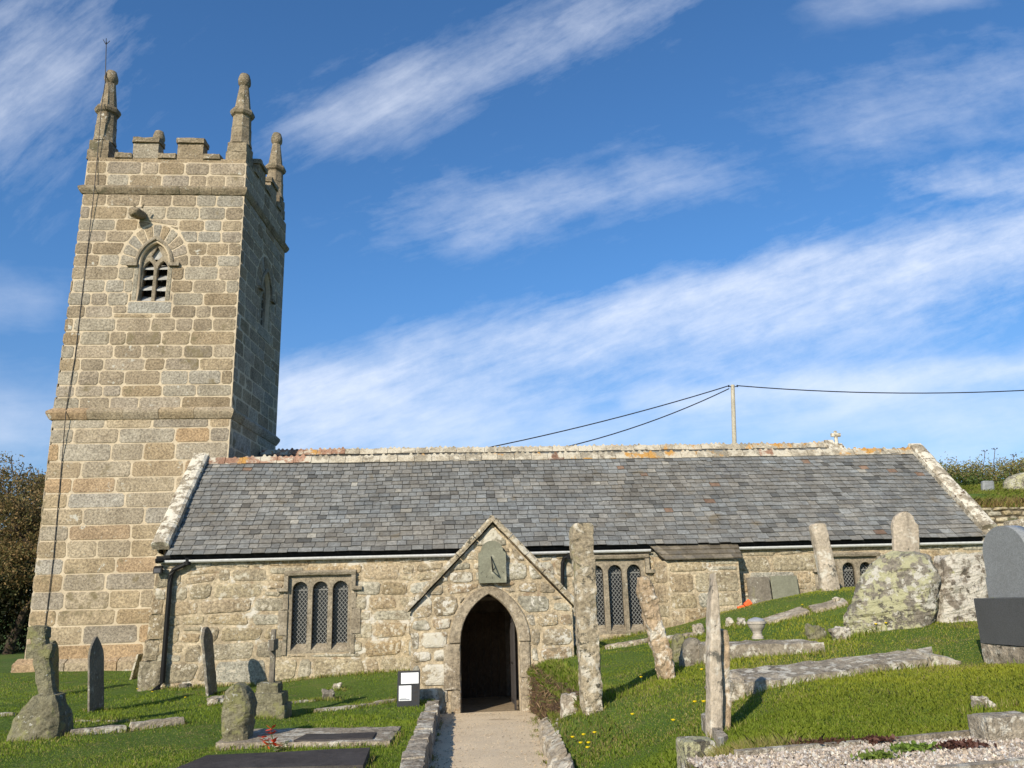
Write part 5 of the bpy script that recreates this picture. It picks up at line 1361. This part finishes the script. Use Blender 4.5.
gv = MB(); octa = [(1, 0, 0), (-1, 0, 0), (0, 1, 0), (0, -1, 0), (0, 0, 1), (0, 0, -1)]; of = [(0, 2, 4), (2, 1, 4), (1, 3, 4), (3, 0, 4), (2, 0, 5), (1, 2, 5), (3, 1, 5), (0, 3, 5)]
for k in range(9500):
    u, v = rng.random(), rng.random(); x = bed[0][0]+(bed[1][0]-bed[0][0])*u; y = bed[0][1]+(bed[3][1]-bed[0][1])*v+ (bed[1][1]-bed[0][1])*u
    r = rng.uniform(.006, .016); an = rng.uniform(0, 6.28); ca, sa = math.cos(an), math.sin(an); c = hue((.40, .33, .27), .45, .12)()
    if rng.random() < .2: c = hue((.6, .55, .47), .15)()
    e = [rng.uniform(.7, 1.3) for _ in range(3)]
    gv.add([(x+(a*ca*e[0]-b2*sa*e[1])*r, y+(a*sa*e[0]+b2*ca*e[1])*r, zk-.022+rng.uniform(-.004, .012)+cc*r*e[2]*.8) for a, b2, cc in octa], of, c)
tag(gv.build('gravel', M_GRAVEL, t_), kind='stuff')
b_ = atz(1000, 738, zk); mb = MB(); p0, p1 = at(988, 738, b_.y), at(1040, 715, b_.y)
quadblock(mb, [(p0.x, b_.y), (p1.x, b_.y), (p1.x, b_.y+.22), (p0.x, b_.y+.22)], p0.z-.25, [at(988, 717, b_.y).z]*4, (10, 5, 5), .012, 7, (1, 1, 1), 8, 0, .02); put(mb, 'stone_block', M_LEDGER, 'mossy square end block at the right corner of the gravel grave', 'stone block', b_)
# loose stones
for px, py, rx, rz_, mat, lab in ((328, 700, 6, 6, M_DSLATE, 'grey angular stone in the grass left of the notice board'), (337, 690, 4, 4, M_RETAIN, 'small white stone in the grass above the grey angular one'),
        (213, 706, 8, 5, M_LEDGER, 'stone at the foot of the tall leaning slate headstone'), (701, 636, 5, 7, M_KERB, 'tan pebbly stone left of the tall pale slab'),
        (731, 626, 4, 5, M_RETAIN, 'white stone just right of the thin twin slabs'), (743, 626, 4, 5, M_WLICH, 'pointed grey and white stone left of the urn'),
        (821, 640, 8, 9, M_CROSS, 'yellowish round stone with a hollow at the end of the urn tomb'), (845, 640, 8, 8, M_WLICH, 'grey knobbly stone right of the yellowish round one'),
        (840, 604, 5, 4, M_SHAFT, 'little dark stone beside the boulder at the top of the pale kerb'), (988, 709, 8, 7, M_WLICH, 'small pointed stone in the lawn above the gravel grave'),
        (703, 618, 8, 5, M_RETAIN, 'white stone at the foot of the stair projection'), (183, 690, 5, 4, M_DSLATE, 'dark stone in the grass right of the left downpipe')):
    b_ = gat(px, py); s = abs(at(px+1, py, b_.y).x-at(px, py, b_.y).x); mb = MB()
    rock(mb, (b_.x, b_.y+rx*s, b_.z+rz_*s*.55), (rx*s, rx*s*.9, rz_*s), .5, px*.37, 3); put(mb, 'loose_stone', mat, lab, 'stone', b_, 'loose stones in the churchyard grass')

# --- far right: hill, hedge, field wall, distant stones
def AT(px, py, Y): return at(px, py, Y)
wl = MB(); x0, x1 = AT(960, 515, 25.5).x, AT(1090, 515, 25.5).x; zt_ = AT(1000, 507, 25.5).z
cells = courses(x0, x1, zt_-1.6, zt_, (.15, .26), (.22, .55), .06, .15, .05)
wl.hexa([(x0, 25.5), (x1, 25.5), (x1, 26.1), (x0, 26.1)], zt_-2.2, zt_-.02, (.10, .085, .06))
lay(wl, lambda u, v, d: (u, 25.5-d, v), cells, .04, .08, .06, pick(hue((.34, .29, .19), .25), hue((.30, .27, .20), .25)), .17, .015)
put(wl, 'field_wall', M_WALLFAR, 'rough stone retaining wall on the hillside beyond the church end', 'stone wall', (x0, 25.5, zt_-1.6))
bk = MB(); nb = 24
ringsb = []
for k in range(nb+1):
    x = x0-3+(x1-x0+6)*k/nb
    prof = [(25.95, zt_-.1), (26.2, zt_+.10), (26.9, zt_+.28), (28.0, AT(1000, 498, 28).z), (30.5, AT(1000, 489, 30.5).z), (33, AT(1000, 487, 33).z)]
    sl = (x-AT(1000, 498, 28).x)*.055
    ringsb.append([(x, y, z_+sl*(y-25.9)/4+.06*nz((x, y, 0), .8, 2)) for y, z_ in prof])
for a, b2 in zip(ringsb, ringsb[1:]):
    for k in range(5): bk.add([a[k], b2[k], b2[k+1], a[k+1]], [(0, 1, 2, 3)])
tag(bk.build('hill_bank', M_LAWN, smooth=True, loc=(x0, 28, zt_)), kind='structure')
Yq = 29.5; b_ = AT(988, 492, Yq); mb = MB(); pxslab(mb, [(496, 982, 994), (482, 981.5, 993), (481, 982.5, 992)], b_, .08, 2, .01, 6, 16, 8); put(mb, 'headstone', M_POLISH, 'distant small grey headstone in front of the hedge', 'headstone', b_)
b_ = AT(1018, 487, Yq); mb = MB(); pxslab(mb, [(490, 1006, 1034), (480, 1007, 1034), (476, 1012, 1034), (473, 1020, 1034)], b_, .3, 5, .05, 2, 20, 5); put(mb, 'boulder', M_BOULD, 'distant pale boulder on the hillside at the right edge', 'boulder', b_)
Yq = 24.6; b_ = AT(1010, 530, Yq); mb = MB(); pxslab(mb, [(535, 1006, 1045), (521, 1007, 1045), (519.5, 1012, 1045)], b_, .3, 6, .05, 2, 20, 5); put(mb, 'boulder', M_LEDGER, 'grey boulder below the hillside wall, behind the granite headstone', 'boulder', b_)
# ------------------------------------------------------------------ foliage
def leaf_mesh(name, pts, size, cols, mat, parent=None, loc=(0, 0, 0), up=.3, asp=.55):
    """many small leaf quads"""
    n = len(pts); pts = np.asarray(pts, np.float32)-np.array(loc, np.float32)
    d = nprng.normal(size=(n, 3)); d /= np.linalg.norm(d, axis=1, keepdims=True)
    e = nprng.normal(size=(n, 3)); e[:, 2] += up; e -= d*(e*d).sum(1, keepdims=True); e /= np.linalg.norm(e, axis=1, keepdims=True)
    s = (size*nprng.uniform(.6, 1.35, n))[:, None]
    V = np.stack([pts-d*s*.5, pts+e*s*asp*.5, pts+d*s*.5, pts-e*s*asp*.5], 1).reshape(-1, 3)
    me = bpy.data.meshes.new(name); me.vertices.add(4*n); me.vertices.foreach_set('co', V.astype(np.float32).ravel())
    me.loops.add(4*n); me.loops.foreach_set('vertex_index', np.arange(4*n, dtype=np.int32))
    me.polygons.add(n); me.polygons.foreach_set('loop_start', np.arange(0, 4*n, 4, dtype=np.int32)); me.polygons.foreach_set('loop_total', np.full(n, 4, np.int32))
    at_ = me.color_attributes.new('tint', 'FLOAT_COLOR', 'CORNER'); C = np.c_[np.asarray(cols, np.float32), np.ones(n, np.float32)]
    at_.data.foreach_set('color', np.repeat(C, 4, 0).ravel()); me.update(); me.validate(); me.materials.append(mat)
    return link(name, me, parent, loc)
def palette(n, cs, var=.25):
    c = np.array(cs)[nprng.randint(0, len(cs), n)]; return c*nprng.uniform(1-var, 1+var, (n, 1))
def tree(label, base, H, crown_r, n_clump, n_leaf, cs, size=.16, crown0=.25, group=None):
    t_ = thing('tree', label, 'tree', base, group); base = Vector(base)
    tr = MB(); tips = []
    def limb(p, d, L, r, lev):
        pts = [p]; rr_ = [r]; q = p
        for k in range(4):
            d = (d+Vector((rng.uniform(-.22, .22), rng.uniform(-.22, .22), .06))).normalized(); q = q+d*L/4; pts.append(q); rr_.append(r*(1-.16*(k+1)))
        tr.tube(pts, rr_, 6 if lev else 9)
        if lev >= 1: tips.append(q); tips.append(pts[2])
        if lev < 3:
            for k in range(3 if lev else 5):
                f = pts[rng.choice((2, 3, 4))]; a = rng.uniform(0, 6.28)
                nd = (d*.55+Vector((math.cos(a), math.sin(a), rng.uniform(.0, .7)))*.8).normalized(); limb(f, nd, L*rng.uniform(.55, .75), r*.5, lev+1)
    limb(base-Vector((0, 0, .3)), Vector((0, 0, 1)), H*.5, H*.028, 0)
    tr.build('trunk', M_BARK, t_)
    P = []
    for k in range(n_clump):
        tp = rng.choice(tips)
        a = rng.uniform(0, 6.28); rr_ = crown_r*math.sqrt(rng.random()); zf = rng.uniform(crown0, 1)
        c = Vector((base.x+math.cos(a)*rr_*(1-.55*max(0, zf-.55)/.45), base.y+math.sin(a)*rr_*.8, base.z+H*zf*(1-.10*(rr_/crown_r)**2)))
        c = c.lerp(tp, .35); r = rng.uniform(.25, .65)*crown_r*.30; m_ = n_leaf//n_clump
        q = nprng.normal(size=(m_, 3))*np.array([r, r, r*.7])*.55+np.array(c); P.append(q)
    P = np.concatenate(P)
    leaf_mesh('crown', P, size, palette(len(P), cs), M_LEAF, t_, tuple(base))
LC = [(.24, .17, .075), (.18, .15, .055), (.28, .185, .08), (.13, .12, .045)]
def gxy(px, py, Y): p = at(px, py, Y); return p
p = at(8, 640, 34); tree('bushy brown-green autumn tree beside the left side of the tower', (p.x, 34, gz(p.x, 34)), at(15, 462, 34).z-gz(p.x, 34), 3.4, 170, 28000, LC, .105, .10)
p = at(-50, 640, 38); tree('wide dark tree at the left edge, mostly outside the frame', (p.x, 38, gz(p.x, 38)), 8.6, 3.8, 220, 36000, LC, .11, .10)
p = at(36, 640, 40); tree('further tree whose twigs show just left of the tower edge', (p.x, 40, gz(p.x, 40)), at(36, 452, 40).z-gz(p.x, 40), 3.2, 200, 30000, LC, .11, .12)
# dark undergrowth below them
hb = MB(); P = []
xa, xb = at(-80, 640, 33).x, at(60, 640, 37).x
for k in range(150):
    x = rng.uniform(xa, xb); y = rng.uniform(33, 37); h = rng.uniform(.3, 3.0); P.append(nprng.normal(size=(110, 3))*np.array([.45, .45, .35])+np.array([x, y, gz(x, y)+h]))
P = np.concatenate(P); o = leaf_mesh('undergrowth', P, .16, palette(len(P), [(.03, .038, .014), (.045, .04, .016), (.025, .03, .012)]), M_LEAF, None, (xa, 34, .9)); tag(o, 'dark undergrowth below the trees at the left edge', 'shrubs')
# hedge on the hill
hx0, hx1 = at(905, 480, 32).x, at(1090, 480, 32).x; P = []; Cc = []
for k in range(520):
    x = rng.uniform(hx0, hx1); y = rng.uniform(31, 33.2); px_top = 467 - (x-hx0)/(hx1-hx0)*7
    zt_ = at(960, px_top, 32).z + .22*nz((x, y, 0), .9, 4); zb = at(960, 500, 32).z-.3; f = rng.random(); z_ = zb+(zt_-zb)*f
    q = nprng.normal(size=(130, 3))*np.array([.26, .22, .17])+np.array([x, y, z_-.15]); P.append(q)
    cs = [(.11, .165, .040), (.13, .18, .045), (.085, .125, .03)] if f < .72 else [(.27, .24, .09), (.19, .20, .065), (.22, .17, .075)]
    Cc.append(palette(130, cs))
o = leaf_mesh('hedge', np.concatenate(P), .085, np.concatenate(Cc), M_LEAF, None, (hx0, 32, at(960, 498, 32).z), up=.8); tag(o, 'scruffy hedge along the hilltop at the right edge', 'hedge')
# dead umbellifer stalks over the hedge
for px, py in ((985, 452), (995, 450), (1014, 456)):
    mb = MB(); r_ = at(px-3, 472, 31.6); tp = at(px, py, 31.6); mb.tube([r_, (r_+tp)/2+Vector((.02, 0, 0)), tp], .012, 5)
    for k in range(5):
        a = k*1.26; e = tp+Vector((math.cos(a)*.10, math.sin(a)*.10, .06)); mb.tube([tp, e], .006, 4); mb.lathe(e, [(.01, -.01), (.035, .0), (.01, .015)], 6)
    put(mb, 'dead_stalk', M_EARTH, 'dry umbrella-headed flower stalk sticking up from the hilltop hedge', 'plant', r_, 'dry stalks above the hedge')
# pole and wires
pb0, pt0 = at(735.2, 470, 40), at(732.6, 385, 40); d = (pb0-pt0)
t_ = thing('utility_pole', 'pale wooden utility pole rising behind the church roof', 'utility pole', pb0+d*.0-Vector((0, 0, pb0.z-3.0)))
mb = MB(); pg = pt0+d*((pt0.z-2.5)/(pt0.z-pb0.z)); mb.tube([pg, pb0, pt0], [.13, .12, .10], 10); mb.build('pole', M_WOOD, t_)
mb = MB()
for s in (-1, 1): mb = MB(); mb.tube([pt0+Vector((0, -.02, -.12)), pt0+Vector((s*.22, -.05, -.08))], .02, 6); mb.lathe(pt0+Vector((s*.22, -.05, -.12)), [(.03, 0), (.05, .03), (.03, .06), (.045, .08), (.02, .11)], 8); mb.build('insulator', M_BLACK, t_)
def wire(label, p0, p1, sag):
    pts = [p0+(p1-p0)*f+Vector((0, 0, -sag*4*f*(1-f))) for f in np.linspace(0, 1, 16)]; mb = MB(); mb.tube(pts, .028, 5)
    put(mb, 'power_line', M_WIRE, label, 'cable', p0)
a0 = pt0+Vector((-.22, -.05, -.05)); a1 = pt0+Vector((.22, -.05, -.05))
wire('upper of the two cables running down from the pole to the left', a0, at(440, 457, 38), .22)
wire('lower of the two cables running down from the pole to the left', a0+Vector((0, 0, -.15)), at(500, 460, 38), .45)
wire('single cable running from the pole out to the right edge', a1, at(1090, 386, 38), .38)
# dandelions
fl_src = None
def dandelion(p):
    global fl_src
    if fl_src is None:
        mb = MB(); mb.lathe((0, 0, .075), [(.004, -.004), (.017, .004), (.022, .012), (.010, .016)], 12); 
        for k in range(12):
            a = k*math.pi/6; mb.add([(math.cos(a)*.008, math.sin(a)*.008, .083), (math.cos(a-.2)*.024, math.sin(a-.2)*.024, .088), (math.cos(a+.2)*.024, math.sin(a+.2)*.024, .088)], [(0, 1, 2)])
        r_ = thing('dandelion', 'small yellow dandelion flower in the grass', 'flower', p, 'yellow flowers dotted in the lawn')
        me_ = mb.build('flower_head', M_PETY); me_.parent = r_
        ms = MB(); ms.tube([(0, 0, -.02), (.004, 0, .04), (0, 0, .076)], .003, 5); so = ms.build('stem', M_STEM); so.parent = r_; fl_src = r_; return r_
    r_ = fl_src.copy(); COL.objects.link(r_); r_.location = p
    for ch in list(fl_src.children):
        if ch.name.split('.')[0] in ('flower_head', 'stem'): c_ = ch.copy(); COL.objects.link(c_); c_.parent = r_
    return r_
bpy.context.view_layer.update()
for px, py in ((569, 714), (573, 747), (584, 744.5), (595, 742.5), (581, 753), (589, 753), (588, 758), (633, 724), (641.5, 685), (674, 731), (695.5, 712), (704.5, 712), (702.5, 678), (877, 632), (887, 631), (803, 610), (785, 597), (137, 694), (185, 703), (152, 697)):
    q = gat(px, py); q.z = gz(q.x, q.y)+.02; dandelion(q)
# ------------------------------------------------------------------ grass
def inside(q, X_, Y_):
    r = np.ones(len(X_), bool); s = 1 if area(q) > 0 else -1
    for i in range(len(q)):
        a, b2 = q[i], q[(i+1) % len(q)]; r &= s*((b2[0]-a[0])*(Y_-a[1])-(b2[1]-a[1])*(X_-a[0])) >= 0
    return r
def blades(name, X_, Y_, h, wd, cols, leanm=.45, kind='stuff', Z_=None):
    n = len(X_); Z_ = terrain(X_, Y_) if Z_ is None else Z_
    a = nprng.uniform(0, 2*np.pi, n); la = nprng.uniform(0, 2*np.pi, n); ln = h*nprng.uniform(.15, leanm*2.2, n)
    ca, sa = np.cos(a)*wd/2, np.sin(a)*wd/2; lx, ly = np.cos(la)*ln, np.sin(la)*ln
    b0 = np.c_[X_-ca, Y_-sa, Z_-.01]; b1 = np.c_[X_+ca, Y_+sa, Z_-.01]
    m0 = np.c_[X_+lx*.35-ca*.7, Y_+ly*.35-sa*.7, Z_+h*.6]; m1 = np.c_[X_+lx*.35+ca*.7, Y_+ly*.35+sa*.7, Z_+h*.6]; tp = np.c_[X_+lx, Y_+ly, Z_+h*.95]
    V = np.stack([b0, b1, m1, tp, m0], 1).reshape(-1, 3).astype(np.float32)
    me = bpy.data.meshes.new(name); me.vertices.add(5*n); me.vertices.foreach_set('co', V.ravel()); me.loops.add(5*n); me.loops.foreach_set('vertex_index', np.arange(5*n, dtype=np.int32))
    me.polygons.add(n); me.polygons.foreach_set('loop_start', np.arange(0, 5*n, 5, dtype=np.int32)); me.polygons.foreach_set('loop_total', np.full(n, 5, np.int32))
    at_ = me.color_attributes.new('tint', 'FLOAT_COLOR', 'CORNER'); C = np.c_[cols, np.ones(n)].astype(np.float32); at_.data.foreach_set('color', np.repeat(C, 5, 0).ravel())
    me.update(); me.validate(); me.materials.append(M_BLADE); o = link(name, me); return tag(o, kind=kind)
def scatter(n, yr=(4.6, 24), power=1.7):
    u = nprng.random(n); e = 1-power
    Y_ = (yr[0]**e+(yr[1]**e-yr[0]**e)*u)**(1/e); sx = np.where(nprng.random(n) < .9, nprng.uniform(-.66, .84, n), nprng.uniform(-1.0, 1.3, n)); X_ = sx*Y_
    return X_, Y_
X_, Y_ = scatter(680000)
keep = (X_ > -14) & (X_ < 13.6)
keep &= ~((X_ > pathL(Y_)-.02) & (X_ < pathR(Y_)+.03) & (Y_ < 16.5))
keep &= ~((Y_ > 16.45) & (X_ > PX0-.05) & (X_ < PX1+.05)) & ~((Y_ > 10.6) & (Y_ < 16.45) & (X_ > pathR(Y_)) & (X_ < bankx(Y_)+.08))
keep &= ~((Y_ > AY-.05) & (X_ > AX0-.05)) & ~((Y_ > TY-.3) & (X_ > TW-.35))
for q in EXCL: keep &= ~inside(q, X_, Y_)
X_, Y_ = X_[keep], Y_[keep]
def fbm(x, y, s, seed):
    r = np.zeros(len(x)); a = 1
    rs = np.random.RandomState(seed)
    for k in range(4):
        for _ in range(3):
            th, ph = rs.uniform(0, 6.28, 2); r += a*np.sin((x*np.cos(th)+y*np.sin(th))*s*2**k+ph)
        a *= .55
    return r/3.5
f1 = fbm(X_, Y_, 1.3, 1); f2 = fbm(X_, Y_, .8, 5); f3 = fbm(X_, Y_, 3.1, 9)
n = len(X_); fresh = np.array([.235, .305, .030]); dark = np.array([.112, .178, .018]); dry = np.array([.38, .32, .12])
k = nprng.random(n); w1 = np.clip(.5+.55*f1+.25*f3+(k-.5)*.6, 0, 1)[:, None]
C = dark*(1-w1)+fresh*w1
C = C*(1+np.clip((X_-1.5)*.12, 0, .35)[:, None]*np.array([1.5, .6, .6]))
drk = (nprng.random(n) < np.clip(.05+.40*(f2+.5*f3-.15)*np.where(X_ > 1.2, 1, .45), .03, .6))[:, None]
C = np.where(drk, dry*nprng.uniform(.6, 1.2, (n, 1)), C)*nprng.uniform(.75, 1.25, (n, 1))
h = (.024+.014*np.clip(f3+f1-f2*.6, -1, 1.6))*nprng.uniform(.6, 1.4, n)
blades('grass', X_, Y_, h, .0035+.00042*Y_, C)
# long unmown grass against stones, walls and tombs
LX, LY, LH, LCc = [], [], [], []
def fringe(a, b2, n, h0, off=.05, dryp=.3):
    f = nprng.random(n); LX.append(a[0]+(b2[0]-a[0])*f+nprng.normal(size=n)*off); LY.append(a[1]+(b2[1]-a[1])*f+nprng.normal(size=n)*off); LH.append(h0*nprng.uniform(.4, 1.3, n))
    c = np.where((nprng.random(n) < dryp)[:, None], dry*1.1, fresh)*nprng.uniform(.6, 1.2, (n, 1)); LCc.append(c)
for q in EXCL[:-1]:
    for i in range(4):
        a, b2 = q[i], q[(i+1) % 4]; L = math.hypot(b2[0]-a[0], b2[1]-a[1]); cx_, cy_ = sum(p[0] for p in q)/4, sum(p[1] for p in q)/4
        a2 = (a[0]+(a[0]-cx_)*.0, a[1]-.04) if a[1] < cy_ else a; b3 = (b2[0], b2[1]-.04) if b2[1] < cy_ else b2
        if L < 8: fringe(a2, b3, int(L*200), .065, .04)
for x0_, x1_, y_ in ((AX0, PX0, AY-.08), (PX1, AX1, AY-.08)): fringe((x0_, y_), (x1_, y_), int((x1_-x0_)*260), .08, .06, .4)
a = at(712, 768, 5.6); b2 = at(830, 768, 5.3)
fringe((a.x+.02, a.y+.10), (b2.x-.2, b2.y+.05), 5200, .12, .09, .72)
fringe((at(1015, 745, 5.2).x, 5.3), (at(1060, 745, 5.2).x, 5.2), 900, .15, .08, .6)
fringe((bankx(10.9)+.30, 10.9), (bankx(16.3)+.32, 16.35), 2200, .09, .08, .3)
for o in list(COL.objects):
    if o.parent is None and o.get('category') in ('headstone', 'standing stone', 'grave marker', 'stone', 'boulder', 'stone cross', 'foot stone', 'granite post', 'urn') and o.location.y < 19.3:
        x_, y_ = o.location.x, o.location.y; wd_ = .22
        if o['category'] in ('boulder',): wd_ = .5
        fringe((x_-wd_, y_-.05), (x_+wd_, y_-.05), 150 if wd_ < .4 else 420, .07, .05)
LX, LY, LH, LCc = map(np.concatenate, (LX, LY, LH, LCc))
ok = ~((LX > pathL(LY)) & (LX < pathR(LY)) & (LY < 16.5)); ok &= ~((LY > 13.4) & (LY < 16.45) & (LX > pathR(LY)) & (LX < bankx(LY)+.12)); ok &= ~inside(EXCL[-1], LX, LY)
blades('long_grass', LX[ok], LY[ok], LH[ok], .0022+.00045*LY[ok], LCc[ok], .3)
# turf hanging over the cut bank, weeds on the ledge behind the retaining wall
n = 9000; Yo = nprng.uniform(10.8, 16.42, n); f_ = nprng.random(n)**1.4; Xo = bankx(Yo)-.10+.42*f_
Zo = terrain(bankx(Yo)+.34, Yo)-.16*(1-f_)**2-.02+nprng.normal(size=n)*.012
Co = (dark*.9+(fresh-dark)*nprng.random((n, 1)))*nprng.uniform(.8, 1.2, (n, 1)); Co = np.where((nprng.random(n) < .18)[:, None], dry*.8, Co)
blades('overhanging_turf', Xo, Yo, nprng.uniform(.04, .10, n), np.full(n, .009), Co, .5, Z_=Zo)
n = 2600; Yo = nprng.uniform(9.0, 13.5, n); Xo = pathR(Yo)+.15+nprng.random(n)*np.maximum(bankx(Yo)-pathR(Yo)-.18, .1)
Co = np.where((nprng.random(n) < .4)[:, None], dry*.7, fresh*.8)*nprng.uniform(.7, 1.2, (n, 1))
blades('ledge_weeds', Xo, Yo, nprng.uniform(.02, .07, n), np.full(n, .008), Co, .5)
# coarse grass on the hill bank
n = 30000; X_ = nprng.uniform(x0-1, x1, n) if False else nprng.uniform(at(925, 500, 27).x, at(1075, 500, 27).x, n); Y_ = nprng.uniform(26.0, 31, n)
def bankz(X_, Y_):
    px_ = [25.95, 26.2, 26.9, 28.0, 30.5, 33]; zt_ = AT(1000, 507, 25.5).z; zz = [zt_-.1, zt_+.10, zt_+.28, AT(1000, 498, 28).z, AT(1000, 489, 30.5).z, AT(1000, 487, 33).z]
    return np.interp(Y_, px_, zz)+(X_-AT(1000, 498, 28).x)*.055*(Y_-25.9)/4
fz = np.clip((27.2-Y_)/1.0, 0, 1); dr = (nprng.random(n) < .15+.65*fz)[:, None]
C = np.where(dr, np.array([.34, .25, .10]), np.array([.22, .27, .04]))*nprng.uniform(.7, 1.25, (n, 1))
blades('bank_grass', X_, Y_, nprng.uniform(.05, .16, n)*(1+1.2*fz), np.full(n, .022), C, .6, Z_=bankz(X_, Y_))
# dead roots and straw hanging on the cut bank
n = 2600; Yb_ = nprng.uniform(10.75, 16.4, n); f_ = nprng.random(n)
Zt_ = terrain(bankx(Yb_)+.3, Yb_); Zb_ = .2+.036*np.maximum(0, 16.4-Yb_)
P = np.c_[bankx(Yb_)-.10+nprng.normal(size=n)*.035+.05*f_, Yb_, Zb_+(Zt_-Zb_)*f_]
o = leaf_mesh('bank_straw', P, .13, palette(n, [(.20, .125, .07), (.28, .19, .10), (.12, .075, .045), (.12, .14, .035)], .35), M_BLADE, None, (1.7, 13, .2), up=.2, asp=.10); tag(o, kind='stuff')
# moss tufts and weeds on the gravel
for px, py, s_, col, lab in ((818, 744, 1.5, (.10, .05, .03), 'dark reddish moss mat along the back kerb of the gravel grave'), (874, 741, 1.0, (.11, .05, .035), 'small reddish moss mat right of the larger one on the gravel'), (912, 748.5, 1.0, (.16, .24, .04), 'bright green weed growing in the pinkish gravel'), (878, 757, 1.0, (.16, .22, .04), 'flat green weed near the front of the gravel'), (960, 746, 1.1, (.12, .055, .04), 'reddish weed patch at the right of the gravel')):
    c_ = atz(px, py, GRZ)
    m_ = 260; P = nprng.normal(size=(m_, 3))*np.array([.06*s_, .022*s_, .010])+np.array([c_.x, c_.y, GRZ+.008])
    o = leaf_mesh('weed_patch', P, .03, palette(m_, [col], .35), M_LEAF, None, tuple(c_)); tag(o, lab, 'weeds')

# tufts creeping in from the path edges, and grit lying on the path
n = 1500; Yo = nprng.uniform(8.2, 16.2, n); side = nprng.random(n) < .45
clump = np.sin(Yo*3.1)+np.sin(Yo*7.7+1)+np.sin(Yo*1.3+2)
Xo = np.where(side, pathL(Yo)+.01+np.abs(nprng.normal(size=n))*.03, pathR(Yo)+.03-np.abs(nprng.normal(size=n))*.07)
ok = clump > .5; Xo, Yo = Xo[ok], Yo[ok]; n = len(Xo)
blades('path_edge_grass', Xo, Yo, nprng.uniform(.015, .05, n), np.full(n, .008), np.where((nprng.random(n) < .4)[:, None], dry*.7, fresh*.8)*nprng.uniform(.7, 1.2, (n, 1)), .5, Z_=.2+.036*np.maximum(0, 16.4-Yo))
gm_ = MB()
for k in range(1600):
    y = rng.uniform(7.5, 16.3); f = rng.betavariate(.6, .6); x = pathL(y)+(pathR(y)-pathL(y))*f; r = rng.uniform(.006, .016); c = hue((.50, .40, .28), .35, .1)()
    an = rng.uniform(0, 6.28); ca, sa = math.cos(an), math.sin(an)
    gm_.add([(x+(a*ca-b2*sa)*r, y+(a*sa+b2*ca)*r, pathz(y)+.012+cc*r*.5) for a, b2, cc in octa], of, c)
tag(gm_.build('path_grit', M_GRAVEL), kind='stuff')
